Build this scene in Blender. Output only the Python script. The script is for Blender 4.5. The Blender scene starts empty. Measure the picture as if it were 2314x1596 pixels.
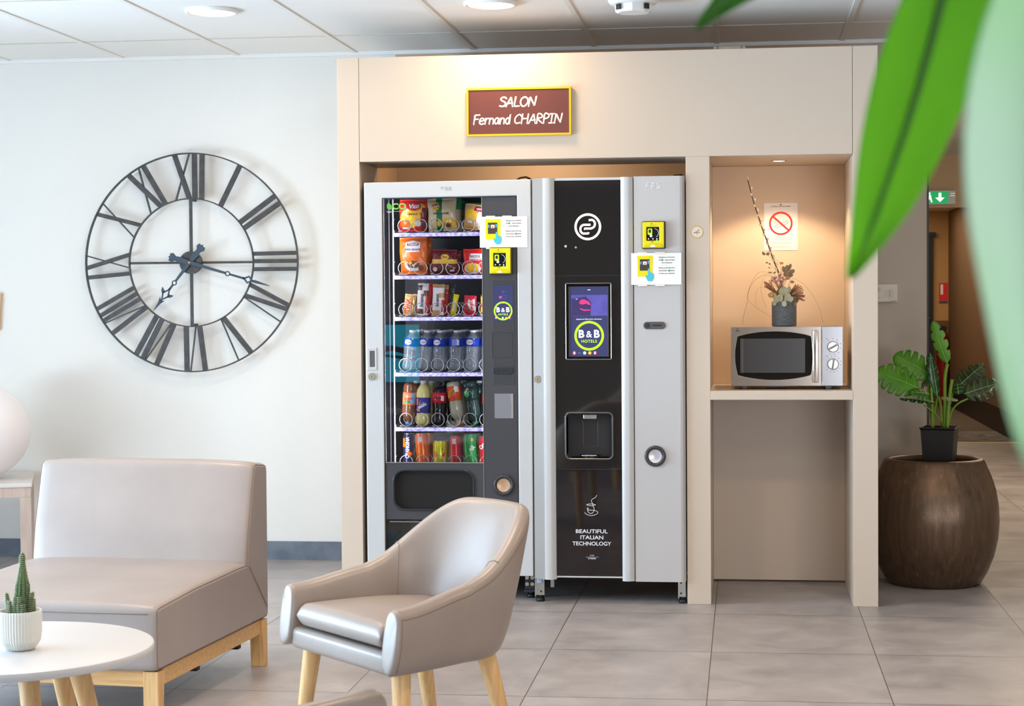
import bpy, bmesh, math, random
from mathutils import Vector, Matrix

SC = bpy.context.scene
COL = SC.collection
R = math.radians
random.seed(7)

# ------------------------------------------------------------------ camera
cam = bpy.data.cameras.new('camera')
cam.sensor_fit = 'HORIZONTAL'; cam.sensor_width = 36.0
cam.lens = 36.0 * 4142.46 / 2314.0
cam.clip_start = 0.02; cam.clip_end = 200
cam_o = bpy.data.objects.new('camera', cam)
cr, cu, cb = (Vector((0.99203, 0.12563, -0.00729)), Vector((0.00335, 0.03151, 0.99950)), Vector((0.12581, -0.99158, 0.03083)))
mw = Matrix.Identity(4)
for i in range(3):
    mw[i][0], mw[i][1], mw[i][2] = cr[i], cu[i], cb[i]
mw.translation = Vector((0.2457, -7.852, 1.3246))
cam_o.matrix_world = mw
cam.dof.use_dof = True; cam.dof.focus_distance = 7.9; cam.dof.aperture_fstop = 13.5
COL.objects.link(cam_o); SC.camera = cam_o

SC.view_settings.view_transform = 'Standard'
SC.view_settings.look = 'None'
SC.view_settings.gamma = 1.0
SC.view_settings.use_curve_mapping = False
SC.view_settings.exposure = -0.34

# ------------------------------------------------------------------ daylight
def sl(c):
    c /= 255.0
    return c / 12.92 if c <= .04045 else ((c + .055) / 1.055) ** 2.4
def rgb(r, g, b): return (sl(r), sl(g), sl(b), 1.0)

wd = bpy.data.worlds.new('world'); SC.world = wd; wd.use_nodes = True
bg = wd.node_tree.nodes['Background']
bg.inputs[0].default_value = (0.62, 0.80, 1.0, 1); bg.inputs[1].default_value = 1.6

def area(name, loc, rot, sx, sy, power, color, spread=180):
    l = bpy.data.lights.new(name, 'AREA'); l.shape = 'RECTANGLE'; l.size = sx; l.size_y = sy
    l.energy = power; l.color = color; l.spread = R(spread)
    o = bpy.data.objects.new(name, l); o.location = loc; o.rotation_euler = rot; COL.objects.link(o); return o
# daylight entering by the long window in the left wall and by the shop window behind the viewpoint
area('daylight_left', (-5.28, -3.6, 1.35), (0, R(-90), 0), 2.1, 5.6, 500, (0.56, 0.79, 1.0))
area('daylight_back', (3.1, -10.95, 1.35), (R(90), 0, 0), 3.1, 2.2, 120, (0.88, 0.94, 1.0))
# added fill lights, tilted up at the windows to brighten the ceiling
area('ceiling_fill_left', (-5.26, -3.6, .75), (0, R(-128), 0), 1.0, 5.6, 430, (0.70, 0.86, 1.0))
area('ceiling_fill_back', (3.1, -10.93, .75), (R(128), 0, 0), 3.1, 1.0, 150, (0.95, 0.96, 1.0))

# ------------------------------------------------------------------ materials
MATS = {}
def mat(name, col=(200, 200, 200), rough=.5, metal=0., coat=0., spec=.5, emit=None, es=0., trans=0., ior=1.45, noise=None, bump=None, alpha=None):
    if name in MATS: return MATS[name]
    m = bpy.data.materials.new(name); m.use_nodes = True
    nt = m.node_tree; b = nt.nodes['Principled BSDF']
    c = rgb(*col)
    b.inputs['Base Color'].default_value = c
    b.inputs['Roughness'].default_value = rough; b.inputs['Metallic'].default_value = metal
    b.inputs['Coat Weight'].default_value = coat; b.inputs['Coat Roughness'].default_value = .04
    b.inputs['Specular IOR Level'].default_value = spec
    b.inputs['Transmission Weight'].default_value = trans; b.inputs['IOR'].default_value = ior
    if emit: b.inputs['Emission Color'].default_value = rgb(*emit); b.inputs['Emission Strength'].default_value = es
    if noise:   # (scale, colour2, stretch xyz)
        tc = nt.nodes.new('ShaderNodeTexCoord'); mp = nt.nodes.new('ShaderNodeMapping'); nz = nt.nodes.new('ShaderNodeTexNoise')
        nz.inputs['Scale'].default_value = noise[0]; nz.inputs['Detail'].default_value = 6
        mp.inputs['Scale'].default_value = noise[2] if len(noise) > 2 else (1, 1, 1)
        rp = nt.nodes.new('ShaderNodeValToRGB')
        rp.color_ramp.elements[0].position = .35; rp.color_ramp.elements[1].position = .65
        rp.color_ramp.elements[0].color = c; rp.color_ramp.elements[1].color = rgb(*noise[1])
        nt.links.new(tc.outputs['Object'], mp.inputs[0]); nt.links.new(mp.outputs[0], nz.inputs['Vector'])
        nt.links.new(nz.outputs['Fac'], rp.inputs[0]); nt.links.new(rp.outputs[0], b.inputs['Base Color'])
    if bump:    # (scale, strength, distance)
        tc = nt.nodes.new('ShaderNodeTexCoord'); nz = nt.nodes.new('ShaderNodeTexNoise'); bp = nt.nodes.new('ShaderNodeBump')
        nz.inputs['Scale'].default_value = bump[0]; nz.inputs['Detail'].default_value = 4
        bp.inputs['Strength'].default_value = bump[1]; bp.inputs['Distance'].default_value = bump[2] if len(bump) > 2 else .002
        nt.links.new(tc.outputs['Object'], nz.inputs['Vector']); nt.links.new(nz.outputs['Fac'], bp.inputs['Height'])
        nt.links.new(bp.outputs[0], b.inputs['Normal'])
    MATS[name] = m
    return m

def glass_mat(name, tint=(1, 1, 1), refl=1.0, rough=.0):
    """thin clear pane: lets light through and mirrors by Fresnel"""
    m = bpy.data.materials.new(name); m.use_nodes = True; nt = m.node_tree; nt.nodes.clear()
    o = nt.nodes.new('ShaderNodeOutputMaterial'); mx = nt.nodes.new('ShaderNodeMixShader')
    t = nt.nodes.new('ShaderNodeBsdfTransparent'); g = nt.nodes.new('ShaderNodeBsdfGlossy'); f = nt.nodes.new('ShaderNodeFresnel')
    ml = nt.nodes.new('ShaderNodeMath'); ml.operation = 'MULTIPLY'; ml.inputs[1].default_value = refl
    t.inputs[0].default_value = (*tint, 1); g.inputs['Roughness'].default_value = rough; f.inputs['IOR'].default_value = 1.5
    nt.links.new(f.outputs[0], ml.inputs[0]); nt.links.new(ml.outputs[0], mx.inputs[0])
    nt.links.new(t.outputs[0], mx.inputs[1]); nt.links.new(g.outputs[0], mx.inputs[2]); nt.links.new(mx.outputs[0], o.inputs[0])
    MATS[name] = m; return m

def leaf_mat(name, c1, c2, tr=.4, rough=.35, scale=14):
    m = bpy.data.materials.new(name); m.use_nodes = True; nt = m.node_tree; b = nt.nodes['Principled BSDF']
    o = [n for n in nt.nodes if n.type == 'OUTPUT_MATERIAL'][0]
    tc = nt.nodes.new('ShaderNodeTexCoord'); nz = nt.nodes.new('ShaderNodeTexNoise'); nz.inputs['Scale'].default_value = scale
    rp = nt.nodes.new('ShaderNodeValToRGB'); rp.color_ramp.elements[0].position = .3; rp.color_ramp.elements[1].position = .7
    rp.color_ramp.elements[0].color = rgb(*c1); rp.color_ramp.elements[1].color = rgb(*c2)
    nt.links.new(tc.outputs['Object'], nz.inputs['Vector']); nt.links.new(nz.outputs['Fac'], rp.inputs[0])
    nt.links.new(rp.outputs[0], b.inputs['Base Color']); b.inputs['Roughness'].default_value = rough
    t = nt.nodes.new('ShaderNodeBsdfTranslucent'); mx = nt.nodes.new('ShaderNodeMixShader'); mx.inputs[0].default_value = tr
    nt.links.new(rp.outputs[0], t.inputs[0]); nt.links.new(b.outputs[0], mx.inputs[1]); nt.links.new(t.outputs[0], mx.inputs[2])
    nt.links.new(mx.outputs[0], o.inputs[0]); MATS[name] = m; return m

# ------------------------------------------------------------------ mesh builder
class MB:
    def __init__(s): s.b = bmesh.new(); s.mi = 0
    def _face(s, vs):
        try:
            f = s.b.faces.new(vs); f.material_index = s.mi; return f
        except ValueError: return None
    def box(s, x0, x1, y0, y1, z0, z1, M=None):
        v = [s.b.verts.new((M @ Vector(p)) if M else p) for p in [(x0,y0,z0),(x1,y0,z0),(x1,y1,z0),(x0,y1,z0),(x0,y0,z1),(x1,y0,z1),(x1,y1,z1),(x0,y1,z1)]]
        for q in ((3,2,1,0),(4,5,6,7),(0,1,5,4),(1,2,6,5),(2,3,7,6),(3,0,4,7)): s._face([v[i] for i in q])
        return s
    def rbox(s, x0, x1, y0, y1, z0, z1, r=.005, seg=2):
        """box with rounded edges"""
        t = bmesh.new()
        v = [t.verts.new(p) for p in [(x0,y0,z0),(x1,y0,z0),(x1,y1,z0),(x0,y1,z0),(x0,y0,z1),(x1,y0,z1),(x1,y1,z1),(x0,y1,z1)]]
        for q in ((3,2,1,0),(4,5,6,7),(0,1,5,4),(1,2,6,5),(2,3,7,6),(3,0,4,7)): t.faces.new([v[i] for i in q])
        bmesh.ops.bevel(t, geom=t.edges[:], offset=r, segments=seg, profile=.5, affect='EDGES')
        s.add(t); t.free(); return s
    def add(s, t, M=None):
        mp = {}
        for v in t.verts: mp[v] = s.b.verts.new((M @ v.co) if M else v.co)
        for f in t.faces:
            n = s._face([mp[v] for v in f.verts])
            if n: n.smooth = f.smooth
    def prism(s, pts, y0, y1, axis='Y', holes=None, M=None):
        """extrude a 2-D outline; axis Y: pts are (x,z); axis Z: (x,y); axis X: (y,z)"""
        def q(p, h):
            w = (p[0], h, p[1]) if axis == 'Y' else ((p[0], p[1], h) if axis == 'Z' else (h, p[0], p[1]))
            return (M @ Vector(w)) if M else w
        if holes:
            t = bmesh.new()
            for loop in [pts] + holes:
                vv = [t.verts.new((p[0], p[1], 0)) for p in loop]
                for i in range(len(vv)): t.edges.new((vv[i], vv[(i+1) % len(vv)]))
            bmesh.ops.triangle_fill(t, use_beauty=True, use_dissolve=False, edges=t.edges[:])
            t.verts.ensure_lookup_table()
            a = [s.b.verts.new(q(v.co, y0)) for v in t.verts]; b_ = [s.b.verts.new(q(v.co, y1)) for v in t.verts]
            for f in t.faces:
                ix = [v.index for v in f.verts]; s._face([a[i] for i in ix]); s._face([b_[i] for i in reversed(ix)])
            k = 0
            for loop in [pts] + holes:
                n = len(loop)
                for i in range(n): s._face([a[k+i], a[k+(i+1) % n], b_[k+(i+1) % n], b_[k+i]])
                k += n
            t.free(); return s
        a = [s.b.verts.new(q(p, y0)) for p in pts]; b_ = [s.b.verts.new(q(p, y1)) for p in pts]
        n = len(pts); s._face(a); s._face(b_[::-1])
        for i in range(n): s._face([a[(i+1) % n], a[i], b_[i], b_[(i+1) % n]])
        return s
    def lathe(s, prof, n=32, c=(0, 0, 0), M=None, smooth=True, rib=None):
        """profile (r,z) spun about Z"""
        rings = []
        for r, z in prof:
            if r < 1e-6:
                w = Vector((c[0], c[1], c[2]+z)); rings.append([s.b.verts.new((M @ w) if M else w)]); continue
            ring = []
            for i in range(n):
                a = 2*math.pi*i/n; rr = r * (1 + (rib * (1 if i % 2 else -1) if rib else 0))
                w = Vector((c[0]+rr*math.cos(a), c[1]+rr*math.sin(a), c[2]+z)); ring.append(s.b.verts.new((M @ w) if M else w))
            rings.append(ring)
        for A, B in zip(rings, rings[1:]):
            for i in range(n):
                j = (i+1) % n
                if len(A) == 1 and len(B) == 1: continue
                if len(A) == 1: f = s._face([A[0], B[j], B[i]])
                elif len(B) == 1: f = s._face([A[i], A[j], B[0]])
                else: f = s._face([A[i], A[j], B[j], B[i]])
                if f: f.smooth = smooth
        return s
    def cyl(s, p0, p1, r0, r1=None, n=16, smooth=True, cap=True):
        r1 = r0 if r1 is None else r1
        p0 = Vector(p0); p1 = Vector(p1); d = (p1-p0).normalized()
        u = d.orthogonal().normalized(); w = d.cross(u)
        A = [s.b.verts.new(p0+(u*math.cos(2*math.pi*i/n)+w*math.sin(2*math.pi*i/n))*r0) for i in range(n)]
        B = [s.b.verts.new(p1+(u*math.cos(2*math.pi*i/n)+w*math.sin(2*math.pi*i/n))*r1) for i in range(n)]
        for i in range(n):
            f = s._face([A[i], A[(i+1) % n], B[(i+1) % n], B[i]])
            if f: f.smooth = smooth
        if cap: s._face(A[::-1]); s._face(B)
        return s
    def tube(s, pts, r, n=8, closed=False, flat=None):
        """round tube along a polyline; r number or list; flat=(axis Vector, factor) squashes it along one axis"""
        pts = [Vector(p) for p in pts]; N = len(pts); rs = r if isinstance(r, (list, tuple)) else [r]*N
        rings = []; u = None
        for i, p in enumerate(pts):
            if closed: d = pts[(i+1) % N]-pts[i-1]
            else: d = pts[min(i+1, N-1)]-pts[max(i-1, 0)]
            if d.length < 1e-9: d = Vector((0, 0, 1))
            d.normalize()
            if u is None: u = d.orthogonal().normalized()
            else:
                u = u - d*u.dot(d)
                u = u.normalized() if u.length > 1e-6 else d.orthogonal().normalized()
            w = d.cross(u); ring = []
            for k in range(n):
                a = 2*math.pi*k/n; o = (u*math.cos(a)+w*math.sin(a))*rs[i]
                if flat: o = o - flat[0]*o.dot(flat[0])*(1-flat[1])
                ring.append(s.b.verts.new(p+o))
            rings.append(ring)
        pairs = list(zip(rings, rings[1:]))
        if closed: pairs.append((rings[-1], rings[0]))
        for A, B in pairs:
            for k in range(n):
                f = s._face([A[k], A[(k+1) % n], B[(k+1) % n], B[k]])
                if f: f.smooth = True
        if not closed: s._face(rings[0][::-1]); s._face(rings[-1])
        return s
    def ball(s, c, r, sx=1, sy=1, sz=1, n=12, M=None):
        prof = [(math.sin(math.pi*i/(n//2+2)), -math.cos(math.pi*i/(n//2+2))) for i in range(n//2+3)]
        T = Matrix.Translation(c) @ Matrix.Diagonal((r*sx, r*sy, r*sz, 1))
        if M: T = M @ T
        return s.lathe([(max(a, 0), z) for a, z in prof], n, (0, 0, 0), T)
    def grid(s, rows, closed_u=False, closed_v=False, smooth=True):
        V = [[s.b.verts.new(p) for p in r] for r in rows]; n = len(V); m = len(V[0])
        for i in range(n if closed_v else n-1):
            for j in range(m if closed_u else m-1):
                f = s._face([V[i][j], V[i][(j+1) % m], V[(i+1) % n][(j+1) % m], V[(i+1) % n][j]])
                if f: f.smooth = smooth
        return V
    def build(s, name, mats, parent=None, loc=None, smooth=None, bevel=None, subd=0, solid=None, label=None, autos=False, rot=None):
        bmesh.ops.recalc_face_normals(s.b, faces=s.b.faces[:])
        if smooth is not None:
            for f in s.b.faces: f.smooth = smooth
        if autos:
            for f in s.b.faces: f.smooth = True
            for e in s.b.edges:
                if len(e.link_faces) == 2 and e.calc_face_angle(0) > R(38): e.smooth = False
        me = bpy.data.meshes.new(name); s.b.to_mesh(me); s.b.free()
        for m in (mats if isinstance(mats, (list, tuple)) else [mats]): me.materials.append(m)
        o = bpy.data.objects.new(name, me); COL.objects.link(o)
        if parent: o.parent = parent
        if loc: o.location = loc
        if rot: o.rotation_euler = rot
        if solid: md = o.modifiers.new('solid', 'SOLIDIFY'); md.thickness = solid; md.offset = 0
        if bevel: md = o.modifiers.new('bevel', 'BEVEL'); md.width = bevel; md.segments = 2; md.limit_method = 'ANGLE'
        if subd: md = o.modifiers.new('sub', 'SUBSURF'); md.levels = subd; md.render_levels = subd
        if label: o['label'] = label
        return o

def tag(o, label=None, cat=None, group=None, kind=None):
    if label: o['label'] = label
    if cat: o['category'] = cat
    if group: o['group'] = group
    if kind: o['kind'] = kind
    return o
def thing(name, label, cat, loc=(0, 0, 0), rz=0, group=None):
    o = bpy.data.objects.new(name, None); COL.objects.link(o); o.location = loc; o.rotation_euler = (0, 0, rz)
    o.empty_display_size = .05
    return tag(o, label, cat, group)
def struct(name, mb, m, **k):
    o = mb.build(name, m, **k); o['kind'] = 'structure'; return o
def dup(root, loc, rz=None, label=None, group=None, rot=None):
    def cp(o, par):
        c = o.copy(); COL.objects.link(c); c.parent = par
        for ch in list(o.children): cp(ch, c)
        return c
    r = root.copy(); COL.objects.link(r)
    for ch in list(root.children): cp(ch, r)
    r.location = loc
    if rz is not None: r.rotation_euler = (0, 0, rz)
    if rot: r.rotation_euler = rot
    if label: r['label'] = label
    if group: r['group'] = group
    return r
def circ(cx, cz, r, n=32, a0=0, a1=360, rz=None):
    k = n if a1-a0 >= 360 else n-1
    return [(cx+r*math.cos(R(a0+(a1-a0)*i/k)), cz+(rz or r)*math.sin(R(a0+(a1-a0)*i/k))) for i in range(n)]
def rrect(x0, x1, z0, z1, r, n=5):
    p = []
    for cx, cz, a in ((x1-r, z1-r, 0), (x0+r, z1-r, 90), (x0+r, z0+r, 180), (x1-r, z0+r, 270)):
        p += [(cx+r*math.cos(R(a+90*i/n)), cz+r*math.sin(R(a+90*i/n))) for i in range(n+1)]
    return p
def text(name, s, m, parent, loc, h, width=None, bold=0., ext=.0004, rot=None, shear=0., space=1., align='CENTER'):
    """lettering standing upright in the XZ plane, facing -Y; h = capital height, loc = centre"""
    cu = bpy.data.curves.new('t', 'FONT'); cu.body = s; cu.align_x = align; cu.align_y = 'CENTER'
    cu.size = h*1.37; cu.extrude = ext; cu.offset = bold*h; cu.shear = shear; cu.space_character = space; cu.resolution_u = 4
    to = bpy.data.objects.new('t', cu); COL.objects.link(to)
    dg = bpy.context.evaluated_depsgraph_get(); dg.update()
    me = bpy.data.meshes.new_from_object(to.evaluated_get(dg)); bpy.data.objects.remove(to); bpy.data.curves.remove(cu)
    xs = [v.co.x for v in me.vertices]
    k = width/(max(xs)-min(xs)) if width else 1
    mx = (max(xs)+min(xs))/2 if align == 'CENTER' else 0
    for v in me.vertices:
        x, y, z = v.co; v.co = ((x-mx)*k, -z, y)
    me.name = name; me.materials.clear(); me.materials.append(m)
    o = bpy.data.objects.new(name, me); COL.objects.link(o); o.parent = parent; o.location = loc
    if rot: o.rotation_euler = rot
    return o

# plain materials
M_wall = mat('painted_wall', (233, 232, 228), .75, bump=(260, .25, .002))
M_wallg = mat('corridor_side_wall', (196, 184, 170), .8, bump=(220, .2, .002))
M_cream = mat('cream_laminate', (202, 186, 169), .42)
M_shadowline = mat('joint_shadow', (120, 105, 88), .8)
M_tan = mat('tan_board', (222, 186, 146), .6)
M_steel = mat('steel', (190, 188, 184), .32, .9)
M_chrome = mat('chrome', (225, 225, 225), .06, 1.)
M_black = mat('black_plastic', (22, 22, 24), .45)
M_blackg = mat('gloss_black', (26, 25, 27), .035, coat=1., spec=.9)
M_char = mat('charcoal_panel', (64, 64, 68), .42)
M_char2 = mat('charcoal_trim', (48, 50, 56), .3)
M_silver = mat('silver_paint', (196, 197, 198), .36, .1)
M_silverd = mat('silver_paint_grey', (190, 188, 188), .36, .1)
M_white = mat('white_plastic', (238, 238, 236), .4)
M_paper = mat('paper', (240, 236, 232), .35)
M_ink = mat('ink_black', (30, 28, 28), .6)
M_inkw = mat('ink_white', (240, 240, 240), .6)
M_red = mat('print_red', (224, 44, 36), .5)
M_yel = mat('reader_yellow', (228, 214, 22), .32)

# ================================================================== SETTING
ZC = 2.54; YW = 1.19
XL, XR, YB = -5.2, 4.9, -10.9
def floor_mat():
    m = bpy.data.materials.new('floor_tiles'); m.use_nodes = True; nt = m.node_tree; b = nt.nodes['Principled BSDF']
    tc = nt.nodes.new('ShaderNodeTexCoord'); sp = nt.nodes.new('ShaderNodeSeparateXYZ'); nt.links.new(tc.outputs['Object'], sp.inputs[0])
    def edge(out, off, step, w):
        a = nt.nodes.new('ShaderNodeMath'); a.operation = 'SUBTRACT'; a.inputs[1].default_value = off; nt.links.new(out, a.inputs[0])
        d = nt.nodes.new('ShaderNodeMath'); d.operation = 'PINGPONG'; d.inputs[1].default_value = step/2; nt.links.new(a.outputs[0], d.inputs[0])
        c = nt.nodes.new('ShaderNodeMath'); c.operation = 'LESS_THAN'; c.inputs[1].default_value = w; nt.links.new(d.outputs[0], c.inputs[0]); return c
    e1 = edge(sp.outputs[0], -.4794, .5994, .0018); e2 = edge(sp.outputs[1], -.2368, .812, .0026)
    mx = nt.nodes.new('ShaderNodeMath'); mx.operation = 'MAXIMUM'; nt.links.new(e1.outputs[0], mx.inputs[0]); nt.links.new(e2.outputs[0], mx.inputs[1])
    # each tile its own faint tone
    def cell(out, off, step):
        a = nt.nodes.new('ShaderNodeMath'); a.operation = 'SUBTRACT'; a.inputs[1].default_value = off; nt.links.new(out, a.inputs[0])
        d = nt.nodes.new('ShaderNodeMath'); d.operation = 'DIVIDE'; d.inputs[1].default_value = step; nt.links.new(a.outputs[0], d.inputs[0])
        f = nt.nodes.new('ShaderNodeMath'); f.operation = 'FLOOR'; nt.links.new(d.outputs[0], f.inputs[0]); return f
    cb_ = nt.nodes.new('ShaderNodeCombineXYZ'); nt.links.new(cell(sp.outputs[0], -.4794, .5994).outputs[0], cb_.inputs[0]); nt.links.new(cell(sp.outputs[1], -.2368, .812).outputs[0], cb_.inputs[1])
    wn = nt.nodes.new('ShaderNodeTexWhiteNoise'); nt.links.new(cb_.outputs[0], wn.inputs[0])
    ad = nt.nodes.new('ShaderNodeVectorMath'); ad.operation = 'MULTIPLY_ADD'; ad.inputs[1].default_value = (7, 7, 7)
    nt.links.new(wn.outputs['Color'], ad.inputs[0]); nt.links.new(tc.outputs['Object'], ad.inputs[2])
    nz = nt.nodes.new('ShaderNodeTexNoise'); nz.inputs['Scale'].default_value = 4.5; nz.inputs['Detail'].default_value = 9; nz.inputs['Roughness'].default_value = .62; nz.inputs['Distortion'].default_value = .4
    nt.links.new(ad.outputs[0], nz.inputs['Vector'])
    rp = nt.nodes.new('ShaderNodeValToRGB'); e = rp.color_ramp.elements; e[0].position = .3; e[1].position = .72
    e[0].color = rgb(146, 140, 140); e[1].color = rgb(180, 174, 173)
    nt.links.new(nz.outputs['Fac'], rp.inputs[0])
    mc = nt.nodes.new('ShaderNodeMix'); mc.data_type = 'RGBA'; mc.inputs[7].default_value = rgb(92, 74, 64)
    nt.links.new(mx.outputs[0], mc.inputs[0]); nt.links.new(rp.outputs[0], mc.inputs[6]); nt.links.new(mc.outputs[2], b.inputs['Base Color'])
    b.inputs['Roughness'].default_value = .42
    r2 = nt.nodes.new('ShaderNodeMapRange'); r2.inputs[3].default_value = .3; r2.inputs[4].default_value = .48; nt.links.new(nz.outputs['Fac'], r2.inputs[0]); nt.links.new(r2.outputs[0], b.inputs['Roughness'])
    return m
def ceil_mat():
    m = mat('ceiling_tile', (240, 238, 234), .9, bump=(420, .5, .002)); return m
M_floor = floor_mat(); M_ceil = ceil_mat()
struct('floor', MB().box(XL, XR, YB, 8.75, -.06, 0), M_floor)
M_carpet = mat('corridor_carpet', (74, 64, 54), .95, noise=(60, (96, 84, 72)))
struct('floor', MB().box(1.0, XR, 8.75, 20.2, -.06, .0), M_carpet)
struct('ceiling', MB().box(XL, XR, YB, 8.9, ZC+.012, ZC+.07), M_ceil)

# walls: the back wall ends at x 1.12, right of it the corridor opens
M_tanwall = mat('tan_wall_paint', (206, 176, 146), .7)
struct('wall_back', MB().box(XL, -1.4773, YW, YW+.12, 0, ZC+.07), M_wall)
struct('wall_back', MB().box(-1.4773, .75, YW, YW+.12, 0, ZC+.07), M_tanwall)
struct('wall_back', MB().box(.75, 1.1218, YW, YW+.12, 0, ZC+.07), M_wallg)
struct('trim_1', MB().box(1.1218, 1.130, YW-.004, YW+.125, 0, ZC), M_black)
mb = MB()   # left wall with the long window opening
mb.box(XL-.12, XL, YB, YW+.12, 0, .3); mb.box(XL-.12, XL, YB, YW+.12, 2.42, ZC+.07)
mb.box(XL-.12, XL, -.75, YW+.12, .3, 2.42); mb.box(XL-.12, XL, YB, -6.45, .3, 2.42)
struct('wall_left', mb, M_wall)
mb = MB()
M_beige = mat('beige_wall', (186, 176, 162), .8)
mb.box(XL, XR, YB-.12, YB, 2.46, ZC+.07); mb.box(XL, -3.02, YB-.12, YB, 0, 2.46); mb.box(XR-.25, XR, YB-.12, YB, 0, 2.46); mb.box(1.45, XR-.25, YB-.12, YB, 0, .24)
struct('wall_front', mb, M_beige)
struct('wall_front', MB().box(-3.02, -2.2, YB-.12, YB, 0, 2.46), mat('dark_brown_panelling', (40, 36, 36), .5))
struct('wall_front', MB().box(-2.2, 1.45, YB-.12, YB, 0, 2.46), mat('grey_brown_panelling', (150, 134, 118), .6))
struct('wall_right', MB().box(XR, XR+.12, YB, 20.2, 0, ZC+.07), M_wallg)
M_brown = mat('brown_wall', (112, 88, 62), .7); M_orange = mat('ochre_wall', (190, 150, 98), .7)
# corridor beyond the tiled hall
struct('wall_left', MB().box(1.0, 1.12, YW+.12, 8.75, 0, ZC), M_wallg)
struct('wall_back', MB().box(1.2, XR, 8.78, 8.9, 2.085, ZC+.07), mat('bulkhead_paint', (224, 198, 158), .7))
struct('wall_back', MB().box(1.0, 1.42, 8.76, 8.9, 0, 2.085), M_wallg)
struct('wall_back', MB().box(2.66, XR, 8.78, 8.9, 0, 2.085), M_brown)
struct('wall_right', MB().box(2.655, 2.78, 8.9, 14.45, 0, 2.3), M_brown)
struct('wall_left', MB().box(1.3, 1.42, 8.9, 14.45, 0, 2.3), M_orange)
struct('wall_back', MB().box(1.3, 4.9, 14.45, 14.57, 1.0, 2.3), M_orange)
struct('wall_back', MB().box(1.3, 4.9, 14.45, 14.57, 0, 1.0), mat('brown_dado', (112, 78, 44), .6))
struct('ceiling', MB().box(1.2, 2.9, 8.9, 14.57, 2.3, 2.36), M_ceil)
struct('baseboard_right', MB().box(2.63, 2.655, 8.9, 14.45, 0, .24), M_black)
struct('trim_2', MB().box(1.2, 2.66, 8.70, 8.76, 0, .006), mat('threshold', (214, 190, 150), .4))
# dark tile skirting along the back wall
M_skirt = mat('grey_skirting_tile', (96, 106, 122), .4, noise=(9, (120, 128, 140)))
struct('baseboard_back', MB().box(XL, -1.512, YW-.012, YW, 0, .093), M_skirt)
struct('baseboard_left', MB().box(XL, XL+.012, YB, YW-.012, 0, .093), M_skirt)
struct('trim_3', MB().box(XL, 1.1218, YW-.022, YW, ZC-.006, ZC+.014), M_white)
# window frames and panes
M_pane = glass_mat('window_glass', (.96, .98, 1), 1.)
M_alu = mat('window_frame', (70, 74, 80), .4, .5)
mb = MB()
for y in (-6.45, -5.03, -3.6, -2.17, -.81): mb.box(XL-.08, XL-.03, y, y+.06, .3, 2.42)
mb.box(XL-.08, XL-.03, -6.45, -.75, .3, .36); mb.box(XL-.08, XL-.03, -6.45, -.75, 2.36, 2.42)
w1 = struct('window_1', mb, M_alu)
MB().box(XL-.058, XL-.052, -6.4, -.8, .36, 2.36).build('pane', M_pane, w1)
mb = MB()
for x in (1.45, 2.45, 3.5, 4.6): mb.box(x, x+.05, YB-.08, YB-.03, .24, 2.46)
mb.box(1.45, 4.65, YB-.08, YB-.03, .24, .30); mb.box(1.45, 4.65, YB-.08, YB-.03, 2.4, 2.46)
w2 = struct('window_2', mb, M_alu)
MB().box(1.5, 4.6, YB-.058, YB-.052, .3, 2.4).build('pane', M_pane, w2)
# suspended ceiling grid: wide runners towards the cabinet, narrow cross bars
mb = MB(); gx = -2.8814
for i in range(-4, 14):
    x = gx+.6*i
    if XL < x < XR: mb.box(x-.012, x+.012, YB, YW, ZC+.007, ZC+.014)
struct('trim_4', mb, mat('ceiling_runner', (236, 232, 226), .5))
mb = MB(); y = YW-.5981
while y > YB:
    mb.box(XL, XR, y-.003, y+.003, ZC+.008, ZC+.013); y -= 1.2
struct('trim_5', mb, mat('ceiling_cross_joint', (196, 188, 176), .6))

# ------------------------------------------------------------------ ceiling lamps
M_lamp = mat('lamp_diffuser', (255, 240, 220), .5, emit=(255, 214, 160), es=7)
def downlight(x, y, label, r=.112, w=32):
    t = thing('recessed_ceiling_light', label, 'ceiling light', (x, y, ZC+.012))
    MB().lathe([(r*.84, -.012), (r*.88, -.016), (r*.97, -.016), (r, -.011), (r, .002), (r*.84, .002)], 40).build('trim_ring', M_white, t)
    MB().lathe([(0, -.011), (r*.84, -.011), (r*.84, 0)], 40).build('diffuser', M_lamp, t)
    l = bpy.data.lights.new('downlight', 'AREA'); l.shape = 'DISK'; l.size = r*1.6; l.energy = w; l.color = (1, .72, .45)
    lo = bpy.data.objects.new('lamp', l); lo.parent = t; lo.location = (0, 0, -.018); COL.objects.link(lo); return t
downlight(-.801, -.237, 'round recessed ceiling light glowing warm just above the brown salon sign', w=9)
downlight(-1.997, -.241, 'round recessed ceiling light over the white wall, left of the salon sign', w=8)
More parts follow.
